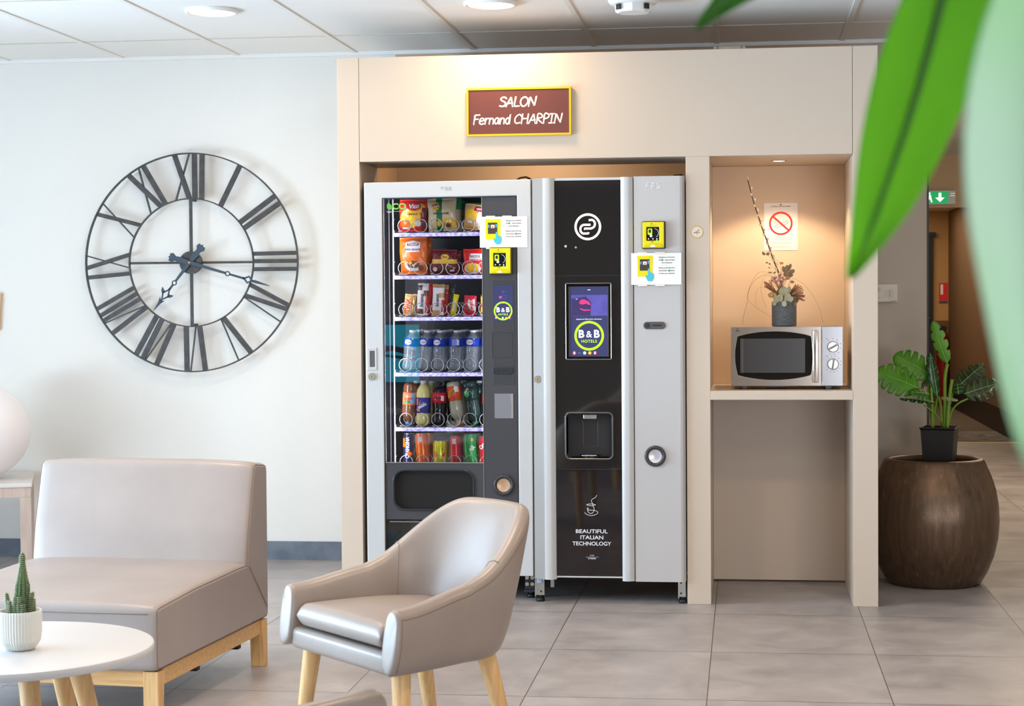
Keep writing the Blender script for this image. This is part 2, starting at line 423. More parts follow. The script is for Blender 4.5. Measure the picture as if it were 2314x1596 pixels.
# recessed lamps nearer the viewpoint, above the frame, of the same make
for x, y, lab in ((-2.0, -2.04, 'above the lounge seat'), (-.8, -2.64, 'above the tub armchair'), (.4, -3.84, 'nearer the viewpoint'), (1.6, -2.64, 'over the walkway right of the armchair')):
    downlight(x, y, 'round recessed ceiling light outside the view, '+lab, w=22)['group'] = 'lounge ceiling lights'
sd = thing('smoke_detector', 'white plastic smoke detector on a ceiling tile above the coffee machine', 'smoke detector', (-.205, -.235, ZC+.012))
mb = MB(); mb.lathe([(.105, 0), (.105, -.012), (.095, -.024), (.08, -.028), (0, -.028)], 36)
mb.build('base', M_white, sd)
mb = MB(); mb.lathe([(.078, -.028), (.074, -.055), (.066, -.060), (0, -.060)], 8, smooth=False); mb.build('sensor_chamber', M_white, sd)
for k in range(4):
    a = R(45+90*k); MB().box(-.012, .012, -.001, .006, -.052, -.03, Matrix.Rotation(a, 4, 'Z') @ Matrix.Translation((0, -.084, 0))).build('vent', M_black, sd)

# ================================================================== BUILT-IN CABINET
ZT = 2.3665; ZH = 1.9147
cab = thing('built_in_cabinet', 'tall cream built-in cabinet framing the two vending machines and the microwave niche', 'cabinet', (-.35, .3, 0))
def cpart(name, *a, m=M_cream, bevel=.0015):
    x0, x1, y0, y1, z0, z1 = a
    return MB().box(x0+.35, x1+.35, y0-.3, y1-.3, z0, z1).build(name, m, cab, bevel=bevel)
cpart('pillar', -1.51, -1.414, 0, .40, 0, ZT)
cpart('side_panel', -1.50, -1.4773, .40, YW-.005, 0, ZT, m=M_tan)
cpart('pillar', 0, .101, 0, .655, 0, ZH)
cpart('pillar', .7007, .8041, 0, .70, 0, ZT)
cpart('header_panel', -1.4125, .6990, .0008, .40, ZH, ZT)
cpart('niche_ceiling', .101, .6995, .402, .66, ZH+.0006, ZH+.03)
cpart('back_panel', .101, .7007, .655, .675, .9155, ZH, m=mat('niche_back', (224, 198, 168), .5))
cpart('back_panel', .101, .7007, .655, .675, .008, .87, m=M_cream)
cpart('shelf', .1012, .7005, -.001, .655, .8775, .9155)
cpart('top_board', -1.41, .698, .402, .43, ZT-.02, ZT-.001)
cpart('added_lamp_board', -1.411, .0, .4105, 1.185, 2.20, 2.22)  # unseen board added to carry the spotlight under it
s2_ = thing('added_header_spotlight', 'small spotlight hidden behind the cabinet header above the vending machines', 'spotlight', (-.72, .75, 2.1995))  # unseen lamp added to warm the wall above the machines
MB().lathe([(0, -.004), (.034, -.004), (.036, 0), (0, 0)], 28).build('bezel', M_steel, s2_)
l = bpy.data.lights.new('spot', 'AREA'); l.energy = 8; l.color = (1, .78, .54); l.size = .12; l.shape = 'DISK'
lo = bpy.data.objects.new('lamp', l); lo.parent = s2_; lo.location = (0, 0, -.012); COL.objects.link(lo)
sp = thing('niche_spotlight', 'small round warm spotlight recessed in the ceiling of the microwave niche', 'spotlight', (.3988, .33, ZH))
MB().lathe([(.027, -.003), (.034, -.003), (.036, 0), (.027, 0)], 28).build('bezel', M_steel, sp)
MB().lathe([(0, -.002), (.027, -.002), (.027, .0)], 28).build('lens', mat('spot_lens', (255, 240, 220), .5, emit=(255, 220, 170), es=14), sp)
l = bpy.data.lights.new('spot', 'SPOT'); l.energy = 24; l.color = (1, .77, .52); l.spot_size = R(122); l.spot_blend = .35; l.shadow_soft_size = .025
lo = bpy.data.objects.new('lamp', l); lo.parent = sp; lo.location = (0, 0, -.012); COL.objects.link(lo)
# cable box standing on the cabinet
cbx = thing('cable_box', 'small cream cable trunking box on top of the cabinet under the ceiling', 'cable box', (.185, .30, ZT))
MB().rbox(-.07, .07, -.02, .06, 0, .048, .002).build('housing', M_cream, cbx)
for s_ in (-1, 1): MB().box(s_*.052-.002, s_*.052+.002, -.0215, -.0195, 0, .05).build('seam', M_shadowline, cbx)

# round sticker on the middle pillar
stk = thing('round_sticker', 'small round gold-rimmed sticker on the pillar beside the coffee machine', 'sticker', (.047, -.0006, 1.593))
MB().prism(circ(0, 0, .0265, 40), -.0004, .0006).build('rim', mat('gold', (196, 160, 80), .4, .6), stk)
MB().prism(circ(0, 0, .0235, 40), -.0007, .0).build('face', mat('sticker_face', (226, 210, 190), .5), stk)
mb = MB()
mb.tube([(-.009, -.001, -.003), (.002, -.001, .006), (.008, -.001, .012), (.011, -.001, .009), (.006, -.001, .004), (-.002, -.001, -.002), (.001, -.001, -.012)], .0007, 5)
mb.box(-.015, .013, -.0012, -.0008, -.004, -.0015); mb.build('emblem', mat('sticker_ink', (120, 110, 98), .6), stk)

# salon sign on the header --------------------------------------------------
sg = thing('salon_sign', 'brown rectangular room sign with yellow border hung on the cabinet header', 'sign', (-.712, -.001, 2.118))
W2, H2 = .2255, .1025
mb = MB(); mb.prism([(-W2, -H2), (W2, -H2), (W2, H2), (-W2, H2)], -.018, 0.001, holes=[[(-W2+.008, -H2+.008), (W2-.008, -H2+.008), (W2-.008, H2-.008), (-W2+.008, H2-.008)]])
mb.build('border', mat('sign_yellow', (226, 180, 8), .4), sg)
MB().box(-W2+.008, W2-.008, -.014, -.001, -H2+.008, H2-.008).build('plate', mat('sign_brown', (104, 54, 48), .5), sg)
# hand-drawn rounded letters, as strokes on a unit grid
GL = {
 'S': (.62, [[(.58,.86),(.42,1),(.16,.95),(.08,.76),(.28,.58),(.50,.46),(.56,.22),(.36,.02),(.04,.08)]]),
 'A': (.74, [[(.02,0),(.40,1),(.66,0)],[(.14,.34),(.60,.36)]]),
 'L': (.58, [[(.10,1),(.07,.02),(.52,.03)]]),
 'O': (.80, [[(.42,1),(.14,.84),(.04,.46),(.20,.06),(.48,.02),(.72,.36),(.70,.76),(.42,1)]]),
 'N': (.78, [[(.06,0),(.10,.98),(.62,.02),(.68,1)]]),
 'F': (.56, [[(.08,0),(.08,.98),(.54,1)],[(.08,.54),(.44,.56)]]),
 'e': (.54, [[(.06,.32),(.44,.38),(.40,.58),(.22,.64),(.06,.42),(.08,.12),(.26,.0),(.46,.06)]]),
 'r': (.42, [[(.08,.62),(.08,.02)],[(.08,.38),(.22,.60),(.38,.60)]]),
 'n': (.52, [[(.08,.62),(.07,.02)],[(.08,.42),(.26,.62),(.42,.48),(.44,.02)]]),
 'a': (.54, [[(.42,.58),(.20,.64),(.05,.34),(.16,.03),(.36,.14),(.43,.58),(.48,.02)]]),
 'd': (.56, [[(.42,.56),(.18,.60),(.05,.30),(.18,.02),(.38,.10),(.44,1.02),(.46,.02)]]),
 'C': (.66, [[(.60,.82),(.44,.99),(.14,.74),(.05,.36),(.22,.04),(.56,.10)]]),
 'H': (.76, [[(.08,0),(.08,1)],[(.64,0),(.64,1)],[(.08,.52),(.64,.54)]]),
 'R': (.66, [[(.07,0),(.08,.98),(.40,.96),(.54,.78),(.44,.60),(.10,.50),(.58,.02)]]),
 'P': (.56, [[(.07,0),(.08,.98),(.38,.98),(.52,.78),(.40,.56),(.10,.48)]]),
 'I': (.52, [[(.04,.98),(.46,.98)],[(.25,.98),(.25,.02)],[(.03,.02),(.46,.02)]]),
 ' ': (.34, []),
}
def catmull(p, n=4):
    if len(p) < 3: return p
    out = []
    for i in range(len(p)-1):
        p0, p1, p2, p3 = p[max(i-1, 0)], p[i], p[i+1], p[min(i+2, len(p)-1)]
        for k in range(n):
            t = k/n
            out.append(tuple(.5*((2*b)+(-a+c)*t+(2*a-5*b+4*c-d)*t*t+(-a+3*b-3*c+d)*t**3) for a, b, c, d in zip(p0, p1, p2, p3)))
    out.append(tuple(p[-1])); return out
def strokes(name, s, h, width, cx, z0, y, m, parent, r=.0024, slant=.14):
    tot = sum(GL[c][0] for c in s); k = width/tot; x = cx-width/2; mb = MB()
    for c in s:
        w, ps = GL[c]
        for p in ps:
            q = catmull(p, 4) if c in 'SOeranCdRP' else p
            w3 = [(x+a*k+slant*h*b, y, z0+b*h) for a, b in q]
            for part_ in ([w3] if c in 'SOeranCdRP' else [w3[i:i+2] for i in range(len(w3)-1)]): mb.tube(part_, r, 10, flat=(Vector((0, 1, 0)), .3))
            for e_ in (w3[0], w3[-1]): mb.ball(e_, r, 1, .3, 1, 10)
        x += w*k
    return mb.build(name, m, parent)
M_signw = mat('sign_letter', (246, 236, 220), .5)
strokes('lettering', 'SALON', .040, .160, -.004, .022, -.0145, M_signw, sg, .0038)
strokes('lettering', 'Fernand CHARPIN', .040, .385, -.006, -.052, -.0145, M_signw, sg, .0033)

# ================================================================== WALL CLOCK
ck = thing('wall_clock', 'large skeleton wall clock with dark metal roman numerals on the white wall', 'clock', (-2.522, 1.13, 1.507))
K = .5535/695
M_clk = mat('clock_metal', (68, 66, 66), .5, .5, noise=(30, (82, 80, 80)))
M_hand = mat('clock_hand', (62, 76, 90), .4, .3)
def ring(rad, w, dpt, name):
    mb = MB(); n = 96
    rows = [[(rr*math.cos(2*math.pi*i/n), yy, rr*math.sin(2*math.pi*i/n)) for rr, yy in ((rad-w, -dpt), (rad, -dpt), (rad, dpt), (rad-w, dpt))] for i in range(n)]
    mb.grid(rows, closed_u=True, closed_v=True, smooth=False); return mb.build(name, M_clk, ck)
ring(695*K, .0065, .009, 'outer_ring'); ring(408*K, .0055, .009, 'inner_ring')
TH, TN = 16*K, 4.2*K
NUM = {30: [(-8, -22, TH)], 60: [(-56, -84, TH), (-11, -30, TH)], 90: [(-52, -55, TH*.8), (-5, -5, TH*.8), (45, 45, TH*.8)],
 120: [(-68, -77, TH*.85), (8, -51, TH*.85), (20, 40, TN)], 150: [(-3, -47, TH), (15, 49, TN)], 180: [(-50, -85, TH), (-25, 12, TN), (37, 35, TH)],
 210: [(-93, -119, TH), (-75, -40, TN), (-10, -22, TH), (30, 29, TH)], 240: [(-94, -125, TH*.9), (-82, -43, TN), (-28, -25, TH*.8), (12, 11, TH*.8), (54, 60, TH*.8)],
 270: [(-65, -90, TH*.8), (55, -30, TH*.8), (-30, 50, TN)], 300: [(46, -35, TH*.8), (-45, 43, TN)], 330: [(14, -70, TH), (-69, 9, TN*1.3), (46, 43, TH)],
 0: [(-5, -100, TH), (-95, -5, TN*1.3), (30, 30, TH), (74, 80, TH)]}
for th, bars in NUM.items():
    ra = Vector((math.sin(R(th)), 0, math.cos(R(th)))); ta = Vector((math.cos(R(th)), 0, -math.sin(R(th)))); mb = MB()
    for bi, (ti, to, w) in enumerate(bars):
        ti *= K; to *= K
        a = ra*math.sqrt((404*K)**2-ti*ti)+ta*ti; b = ra*math.sqrt((690*K)**2-to*to)+ta*to
        d = (b-a).normalized(); n_ = Vector((d.z, 0, -d.x)); y0, y1 = (-.006, .004) if w > TN*2 else (-.002, .006)
        mb.prism([(p.x, p.z) for p in (a-n_*w, b-n_*w, b+n_*w, a+n_*w)], y0, y1)
    mb.build('numeral', M_clk, ck)
mb = MB(); mb.box(-.0075, .0075, .0, .008, -406*K, 406*K); mb.box(-406*K, 406*K, .0, .007, -.006, .006); mb.build('cross_bars', M_clk, ck)
MB().cyl((0, -.016, 0), (0, .012, 0), .057, n=40).build('hub', M_clk, ck, autos=True)
mb = MB(); mb.cyl((0, .0, .5535), (0, .045, .5535), .002, n=6); mb.tube([(0, -.006, .55), (0, -.009, .556), (0, -.003, .566), (0, .02, .572), (0, .05, .573)], .0018, 6); mb.build('hook', M_chrome, ck)
for sx in (0,): 
    for zz in (1, -1): MB().box(.002, .014, -.004, .058, zz*406*K-.014*(zz > 0), zz*406*K+.014*(zz < 0)+.001).build('bracket', M_clk, ck)
def hand(name, ang, tip, hr, d0, d1, y, barbs):
    """ang clockwise from 12; a tapering blade with an eye, an open lozenge and a flared tail"""
    M_ = Matrix.Rotation(R(ang), 4, 'Y') ; mb = MB(); e = .0016
    mb.prism([(-.009, 0), (.009, 0), (.006, hr-.012), (-.006, hr-.012)], y-e, y+e, M=M_)
    mb.prism(circ(0, hr, .0135, 24), y-e, y+e, holes=[circ(0, hr, .0078, 24)], M=M_)
    mb.prism([(-.005, hr+.011), (.005, hr+.011), (.006, d0+.01), (-.006, d0+.01)], y-e, y+e, M=M_)
    dm = (d0+d1)/2; w = .021
    mb.prism([(0, d0), (w, dm), (0, d1), (-w, dm)], y-e, y+e, holes=[[(0, d0+.016), (w-.009, dm), (0, d1-.016), (-w+.009, dm)]], M=M_)
    if barbs:
        for s_ in (1, -1):
            mb.prism([(s_*w*.6, dm-.012), (s_*(w+.016), dm-.022), (s_*(w+.010), dm-.004), (s_*w*.8, dm+.006)], y-e, y+e, M=M_)
            mb.prism([(s_*.004, d1-.004), (s_*.017, d1-.014), (s_*.006, d1+.014)], y-e, y+e, M=M_)
    mb.prism([(-.006, d1-.006), (.006, d1-.006), (.0075, d1+.012), (.0012, tip), (-.0012, tip), (-.0075, d1+.012)], y-e, y+e, M=M_)
    mb.prism([(-.008, 0), (-.015, -.05), (-.012, -.075), (-.024, -.092), (-.018, -.108), (-.006, -.106), (0, -.114), (.006, -.106), (.018, -.108), (.024, -.092), (.012, -.075), (.015, -.05), (.008, 0)], y-e, y+e, M=M_)
    return mb.build(name, M_hand, ck)
hand('hour_hand', 218.5, .306, .130, .165, .245, -.026, True)
hand('minute_hand', 106.3, .430, .205, .285, .345, -.031, False)
MB().cyl((0, -.036, 0), (0, -.015, 0), .006, n=16).build('spindle', mat('brass', (190, 150, 90), .3, .9), ck)

# thermostat ----------------------------------------------------------------
th_ = thing('thermostat', 'cream wall thermostat with two dials left of the corridor opening', 'thermostat', (.920, YW-.0005, 1.328))
MB().rbox(-.0595, .0595, -.028, 0, -.043, .043, .003).build('housing', mat('thermostat_cream', (226, 218, 200), .45), th_)
for x, z, r in ((-.031, .017, .0125), (.022, -.002, .021)):
    d = MB().cyl((x, -.032, z), (x, -.0275, z), r, n=32).build('dial', mat('thermostat_dial', (214, 206, 188), .4), th_, autos=True)
    MB().box(x-.0012, x+.0012, -.0335, -.0315, z-r*.8, z+r*.8).build('pointer', mat('thermostat_mark', (150, 140, 120), .5), d)
mb = MB()
for x, z, r in ((-.031, .017, .018), (.022, -.002, .028)):
    for k in range(7): a = R(150-40*k); mb.box(x+r*math.cos(a)-.001, x+r*math.cos(a)+.001, -.0286, -.0278, z+r*math.sin(a)-.001, z+r*math.sin(a)+.001)
for k in range(3): mb.box(-.049+.006*k, -.045+.006*k, -.0286, -.0278, -.031, -.020)
mb.box(.026, .052, -.0286, -.0278, -.0385, -.0365); mb.build('scale_marks', mat('thermostat_print', (128, 118, 100), .5), th_)
MB().box(-.028, -.025, -.0288, -.0278, -.024, -.020).build('indicator', M_red, th_)

# corridor pieces --------------------------------------------------------------
ex = thing('exit_sign', 'green illuminated exit sign with running man and arrow over the corridor', 'exit sign', (1.95, 8.765, 2.172))
MB().rbox(-.19, .15, -.05, .012, -.062, .062, .006).build('housing', M_white, ex)
MB().box(-.185, .085, -.054, -.05, -.052, .052).build('panel', mat('exit_green', (10, 150, 84), .4, emit=(10, 170, 96), es=.9), ex)
mb = MB()
mb.prism([(-.012, .04), (.012, .04), (.012, -.002), (.04, -.002), (0, -.042), (-.04, -.002), (-.012, -.002)], -.0565, -.0545, M=Matrix.Translation((.012, 0, 0)))
mb.prism(circ(-.078, .036, .009, 12), -.0565, -.0545)
mb.prism([(-.086, .026), (-.066, .022), (-.062, -.006), (-.052, -.042), (-.064, -.044), (-.074, -.012), (-.096, -.036), (-.106, -.028), (-.084, -.004), (-.088, .010), (-.104, .004), (-.108, .012)], -.0565, -.0545)
mb.build('pictogram', mat('exit_white', (240, 250, 240), .5, emit=(240, 255, 240), es=1.2), ex)
for z in (.03, .01): MB().box(.1, .14, -.0525, -.05, z, z+.006).build('vent', M_steel, ex)
d1 = struct('door_1', MB().box(1.65, 2.47, 14.38, 14.45, 0, 2.0), mat('corridor_door', (28, 24, 22), .5))
MB().box(1.62, 2.50, 14.36, 14.42, 2.0, 2.05).build('door_frame', M_black, d1)
MB().cyl((2.43, 14.34, 1.03), (2.32, 14.34, 1.03), .011, n=10).build('door_handle', mat('brass_handle', (210, 170, 120), .3, .8), d1)
fs = tag(MB().box(-.05, .05, -.004, 0, -.11, .11).build('fire_sign', M_red), 'red and white fire extinguisher sign on the ochre wall at the corridor end', 'sign'); fs.location = (2.595, 14.446, 1.34)
MB().box(-.032, -.002, -.006, -.004, -.03, .09).build('pictogram', M_inkw, fs)
MB().box(-.05, .05, -.0055, -.004, -.13, -.1095).build('caption_strip', mat('sign_blue', (60, 70, 110), .5), fs)
fe = thing('fire_extinguisher', 'red fire extinguisher standing at the far end of the corridor', 'fire extinguisher', (2.575, 14.30, 0))
MB().lathe([(0, 0), (.062, 0), (.070, .03), (.070, .74), (.055, .84), (.025, .88), (0, .88)], 20).build('cylinder', mat('extinguisher_red', (120, 14, 12), .35), fe)
MB().rbox(-.03, .04, -.02, .02, .88, .94, .006).build('valve', M_black, fe)
mat_o = tag(MB().box(1.75, 2.62, 8.80, 10.0, 0, .008).build('door_mat', mat('mat_pattern', (44, 42, 42), .95, noise=(9, (150, 146, 140), (1, 6, 1)))), 'dark patterned carpet mat across the corridor entrance', 'mat')
area('corridor_light', (2.0, 11.8, 2.28), (0, 0, 0), .8, 4.0, 52, (1, .80, .58))
area('hall_light', (2.6, 4.2, 2.5), (0, 0, 0), 1.2, 3.0, 90, (1, .82, .60))

# ================================================================== VENDING MACHINES
def wp(mb, name, m, par, **k):     # geometry written in room coordinates, hung under its thing
    o = mb.build(name, m, par, **k); o.location = tuple(-c for c in wloc(par)); return o
def wloc(o):
    v = Vector(o.location)
    while o.parent: o = o.parent; v = v+Vector(o.location)
    return v
def wt(name, s, m, par, loc, h, **k):
    l = wloc(par); return text(name, s, m, par, (loc[0]-l.x, loc[1]-l.y, loc[2]-l.z), h, **k)
def warp(o, fn):
    for v in o.data.vertices:
        x, y, z = v.co; v.co = (x, fn(x+o.location.x, z+o.location.z)-.0007+y, z)
    return o

M_glass = glass_mat('machine_glass', (.97, .98, 1), 1.15)
M_led = mat('led_strip', (170, 166, 230), .4, emit=(172, 162, 250), es=1.25, noise=None)
nt = M_led.node_tree; b = nt.nodes['Principled BSDF']
tc = nt.nodes.new('ShaderNodeTexCoord'); mpn = nt.nodes.new('ShaderNodeMapping'); mpn.inputs['Scale'].default_value = (60, 1, 90); nz = nt.nodes.new('ShaderNodeTexNoise'); nz.inputs['Scale'].default_value = 1.; nz.inputs['Detail'].default_value = 3
rp = nt.nodes.new('ShaderNodeValToRGB'); e = rp.color_ramp.elements; e[0].position = .38; e[1].position = .64; e[0].color = rgb(132, 120, 226); e[1].color = rgb(236, 234, 255)
nt.links.new(tc.outputs['Object'], mpn.inputs[0]); nt.links.new(mpn.outputs[0], nz.inputs['Vector']); nt.links.new(nz.outputs['Fac'], rp.inputs[0]); nt.links.new(rp.outputs[0], b.inputs['Emission Color'])
M_inner = mat('machine_interior', (58, 60, 68), .5)
M_tray = mat('tray_metal', (120, 122, 130), .35, .6)
M_coil = mat('coil_wire', (226, 226, 228), .25, .8)

snack = thing('snack_vending_machine', 'silver glass-fronted vending machine filled with snacks and drinks, left of the coffee machine', 'vending machine', (-1.03, .4, 0))
x0, x1, z0, z1 = -1.3953, -.6640, .112, 1.8255
mb = MB()
mb.box(x0+.006, x0+.03, .045, .86, .11, 1.815); mb.box(x1-.03, x1-.006, .045, .86, .11, 1.815)
mb.box(x0+.03, x1-.03, .045, .86, 1.797, 1.815); mb.box(x0+.03, x1-.03, .045, .86, .11, .30); mb.box(x0+.03, x1-.03, .80, .86, .30, 1.797)
mb.box(x0+.03, x1-.03, .06, .80, .30, .345)
wp(mb, 'cabinet_body', M_inner, snack)
hx0, hz1 = (-1.3157, 1.7560); hx1, _ = (-0.7245, 1.7516)
hz0 = .165
mb = MB(); mb.prism([(x0, z0), (x1, z0), (x1, z1+.003), (x0, z1-.001)], 0, .045, holes=[[(hx0, hz0), (hx1, hz0), (hx1, hz1+.003), (hx0, hz1)]])
wp(mb, 'door_frame', M_silver, snack, bevel=.004)
# inner bevel lip
mb = MB()
mb.prism([(hx0, hz0), (hx1, hz0), (hx1, hz1+.003), (hx0, hz1)], .004, .02, holes=[[(hx0+.004, hz0+.004), (hx1-.004, hz0+.004), (hx1-.004, hz1-.001), (hx0+.004, hz1-.004)]])
wp(mb, 'frame_lip', M_char2, snack)
colx = (-0.8784, 1.2686)[0]
zg0 = (-1.1562, 0.6036)[1]; zh0 = (-1.1585, 0.3541)[1]
wp(MB().box(colx, hx1-.004, .008, .04, zh0, hz1), 'control_panel', M_char, snack, bevel=.001)
wp(MB().box(colx-.0012, colx+.0012, .006, .012, zh0, hz1), 'panel_edge', M_steel, snack)
wp(MB().box(hx0+.004, colx, .009, .013, zg0, hz1-.002), 'window_pane', M_glass, snack)
wp(MB().box(hx0+.004, colx, .004, .014, zg0-.002, zg0+.0015), 'window_sill', M_steel, snack)
# pick-up hatch panel with a rounded opening
ax, az = (-1.2780, 0.5721); bx, bz = (-0.9202, 0.3946)
op = rrect(ax+.006, bx-.006, bz+.006, az-.006, .045, 8); opo = rrect(ax-.002, bx+.002, bz-.002, az+.002, .052, 8)
mb = MB(); mb.prism([(hx0+.004, zh0), (colx-.0013, zh0), (colx-.0013, zg0-.002), (hx0+.004, zg0-.002)], .008, .04, holes=[opo])
wp(mb, 'hatch_panel', M_char, snack)
mb = MB(); mb.prism(opo, .001, .04, holes=[op]); wp(mb, 'hatch_rim', mat('hatch_rim', (40, 42, 48), .22), snack, bevel=.002)
wp(MB().prism(op, .03, .034), 'hatch_flap', mat('hatch_flap', (24, 22, 22), .4), snack)
# glossy lower panel
wp(MB().box(hx0+.004, hx1-.004, .010, .03, hz0+.002, zh0-.002), 'lower_panel', mat('gloss_panel', (34, 38, 42), .05, coat=1.), snack)
wp(MB().box(hx0+.02, hx1-.02, .008, .0105, zh0-.012, zh0-.009), 'panel_trim', mat('trim_beige', (150, 142, 126), .4), snack)
# trays, light strips, coils
TX0, TX1 = -1.2812, -.742
TZ = [(-1.0862, 1.6079)[1], (-1.0878, 1.4206)[1], (-1.0894, 1.2380)[1], (-1.0915, 0.9928)[1], (-1.0936, 0.7510)[1], (-1.0952, 0.5635)[1]]
for i, z in enumerate(TZ):
    wp(MB().box(TX0, TX1, .105, .72, z-.006, z).box(TX0-.0015, TX0, .10, .72, z-.006, z+.012), 'tray', M_tray, snack)
    wp(MB().tube([(TX0-.004, .10, z-.004), (TX0-.004, .10, z+.055), (TX0+.002, .104, z+.062)], .0014, 5), 'tray_hook', M_coil, snack)
    if i < 5: wp(MB().box(TX0, TX1, .094, .104, z-.017, z-.001), 'light_strip', M_led, snack)
mb = MB(); mb.box(TX0-.055, TX0-.045, .06, .075, .35, 1.79); mb.box(TX0-.028, TX0-.022, .2, .215, .35, 1.79); wp(mb, 'rail', M_tray, snack)
wp(MB().box((-1.2929, 1.2709)[0]-.0012, (-1.2929, 1.2709)[0]+.0012, .036, .042, zg0, hz1), 'light_tube', mat('tube_light', (235, 235, 245), .4, emit=(200, 205, 225), es=.35), snack)
CX = [(-1.2420, 1.2699)[0]+.0716*k for k in range(6)]
coil_me = None
def coil_obj(x, z, flip, par):
    """spiral of the dispenser: a loop in each gap between products, joined by a wire along the tray"""
    mb = MB(); pts = []; n = 22; f = -1 if flip else 1
    for j in range(5):
        for k in range(n+1):
            a = R(-90)+f*2*math.pi*k/n; pts.append((.0292*math.cos(a), .0975*j+.018*k/n, .0292*math.sin(a)))
    pts = [(.0292*math.cos(R(-90)-f*R(q)), -.001, .0292*math.sin(R(-90)-f*R(q))) for q in (44, 30, 15)]+pts if False else pts
    pts = [(-f*.022, -.012, -.0255), (-f*.013, -.006, -.0285)]+pts
    mb.tube(pts, .0020, 6)
    return mb.build('coil', M_coil, par)
lp = wloc(snack); c0 = None
for r_, z in enumerate(TZ):
    for k in range(6):
        if c0 is None: c0 = coil_obj(0, 0, False, snack); c = c0; c1_ = coil_obj(0, 0, True, snack)
        else:
            src_ = c1_ if (r_ < 2 and k % 2 == 1) else c0
            c = src_.copy(); COL.objects.link(c) if (c.name not in COL.objects) else None; c.parent = snack
        c.location = (CX[k]-lp.x, .118-lp.y, z+.0318-lp.z)
bpy.data.objects.remove(c1_)
for k in (0,):   # interior lamps: two upright tubes behind the door frame
    for xx, ry in ((hx0+.012, -50), (colx+.03, 50)):
        l = bpy.data.lights.new('cabinet_tube', 'AREA'); l.shape = 'RECTANGLE'; l.size = .03; l.size_y = 1.25; l.energy = 9; l.color = (.93, .93, 1)
        lo = bpy.data.objects.new('cabinet_tube', l); COL.objects.link(lo); lo.location = (xx, .05, 1.14); lo.rotation_euler = (R(90), 0, R(-ry*.8))
# ECO print on the glass
g_ = mat('eco_green', (120, 190, 70), .5)
wt('eco_lettering', 'CO', g_, snack, (*[(-1.2418, 1.7186)[0]], .0075, (-1.2418, 1.7186)[1]), .026, width=.062, bold=.05, ext=.0003)
lx, lz = (-1.2847, 1.7191)
mb = MB(); mb.prism([(lx-.010, lz+.008), (lx-.006, lz+.016), (lx+.004, lz+.012), (lx+.011, lz+.002), (lx+.011, lz-.010), (lx+.006, lz-.014), (lx-.006, lz-.012), (lx-.011, lz-.004)], .0068, .0085)
wp(mb, 'leaf_mark', mat('eco_green_dark', (88, 160, 60), .5), snack)
mb = MB()
for (a, b, zz, h) in ((-.012, .011, lz-.021, .0012), (-.009, .009, lz-.026, .0012), (.018, .054, lz-.021, .0008)): mb.box(lx+a, lx+b, .0068, .0082, zz, zz+h)
wp(mb, 'small_print', M_inkw, snack)
# FAS mark: three rows of dashes
mx_, mz_ = (-1.0310, 1.7922)
mb = MB()
for (a, b, zz) in ((-.026, -.012, .007), (-.024, -.014, .0015), (-.008, .004, .007), (-.006, .006, .0015), (-.006, .006, -.0045), (.010, .022, .007), (.008, .022, .0015), (.008, .024, -.0045)): mb.box(mx_+a, mx_+b, -.0008, .001, mz_+zz-.0011, mz_+zz+.0011)
wp(mb, 'maker_mark', mat('mark_grey', (140, 144, 148), .4), snack)
# recessed handle and lock on the left stile
ax, az = (-1.3868, 1.1058); bx, bz = (-1.3445, 1.0072)
mb = MB(); mb.prism([(ax, bz), (bx, bz), (bx, az), (ax, az)], -.004, .004, holes=[[(ax+.012, bz+.014), (bx-.008, bz+.014), (bx-.008, az-.014), (ax+.012, az-.014)]]); hd = wp(mb, 'door_handle', M_silverd, snack, bevel=.0015)
hr_ = MB().box(ax+.012, bx-.008, -.0012, .002, bz+.014, az-.014).build('handle_recess', mat('recess_dark', (84, 84, 88), .5), hd)
def lock(px_, pz_, par, y=0.):
    o = wp(MB().cyl((px_, y-.010, pz_), (px_, y+.004, pz_), .0155, n=28), 'lock', M_steel, par, autos=True)
    MB().cyl((px_, y-.0125, pz_), (px_, y-.0095, pz_), .010, n=24).build('lock_barrel', mat('lock_brass', (214, 190, 150), .35, .8), o, autos=True)
    MB().box(px_-.0012, px_+.0012, y-.0135, y-.012, pz_-.006, pz_+.006).build('keyhole', M_ink, o)
lock(*(-1.3664, 0.9801), snack)

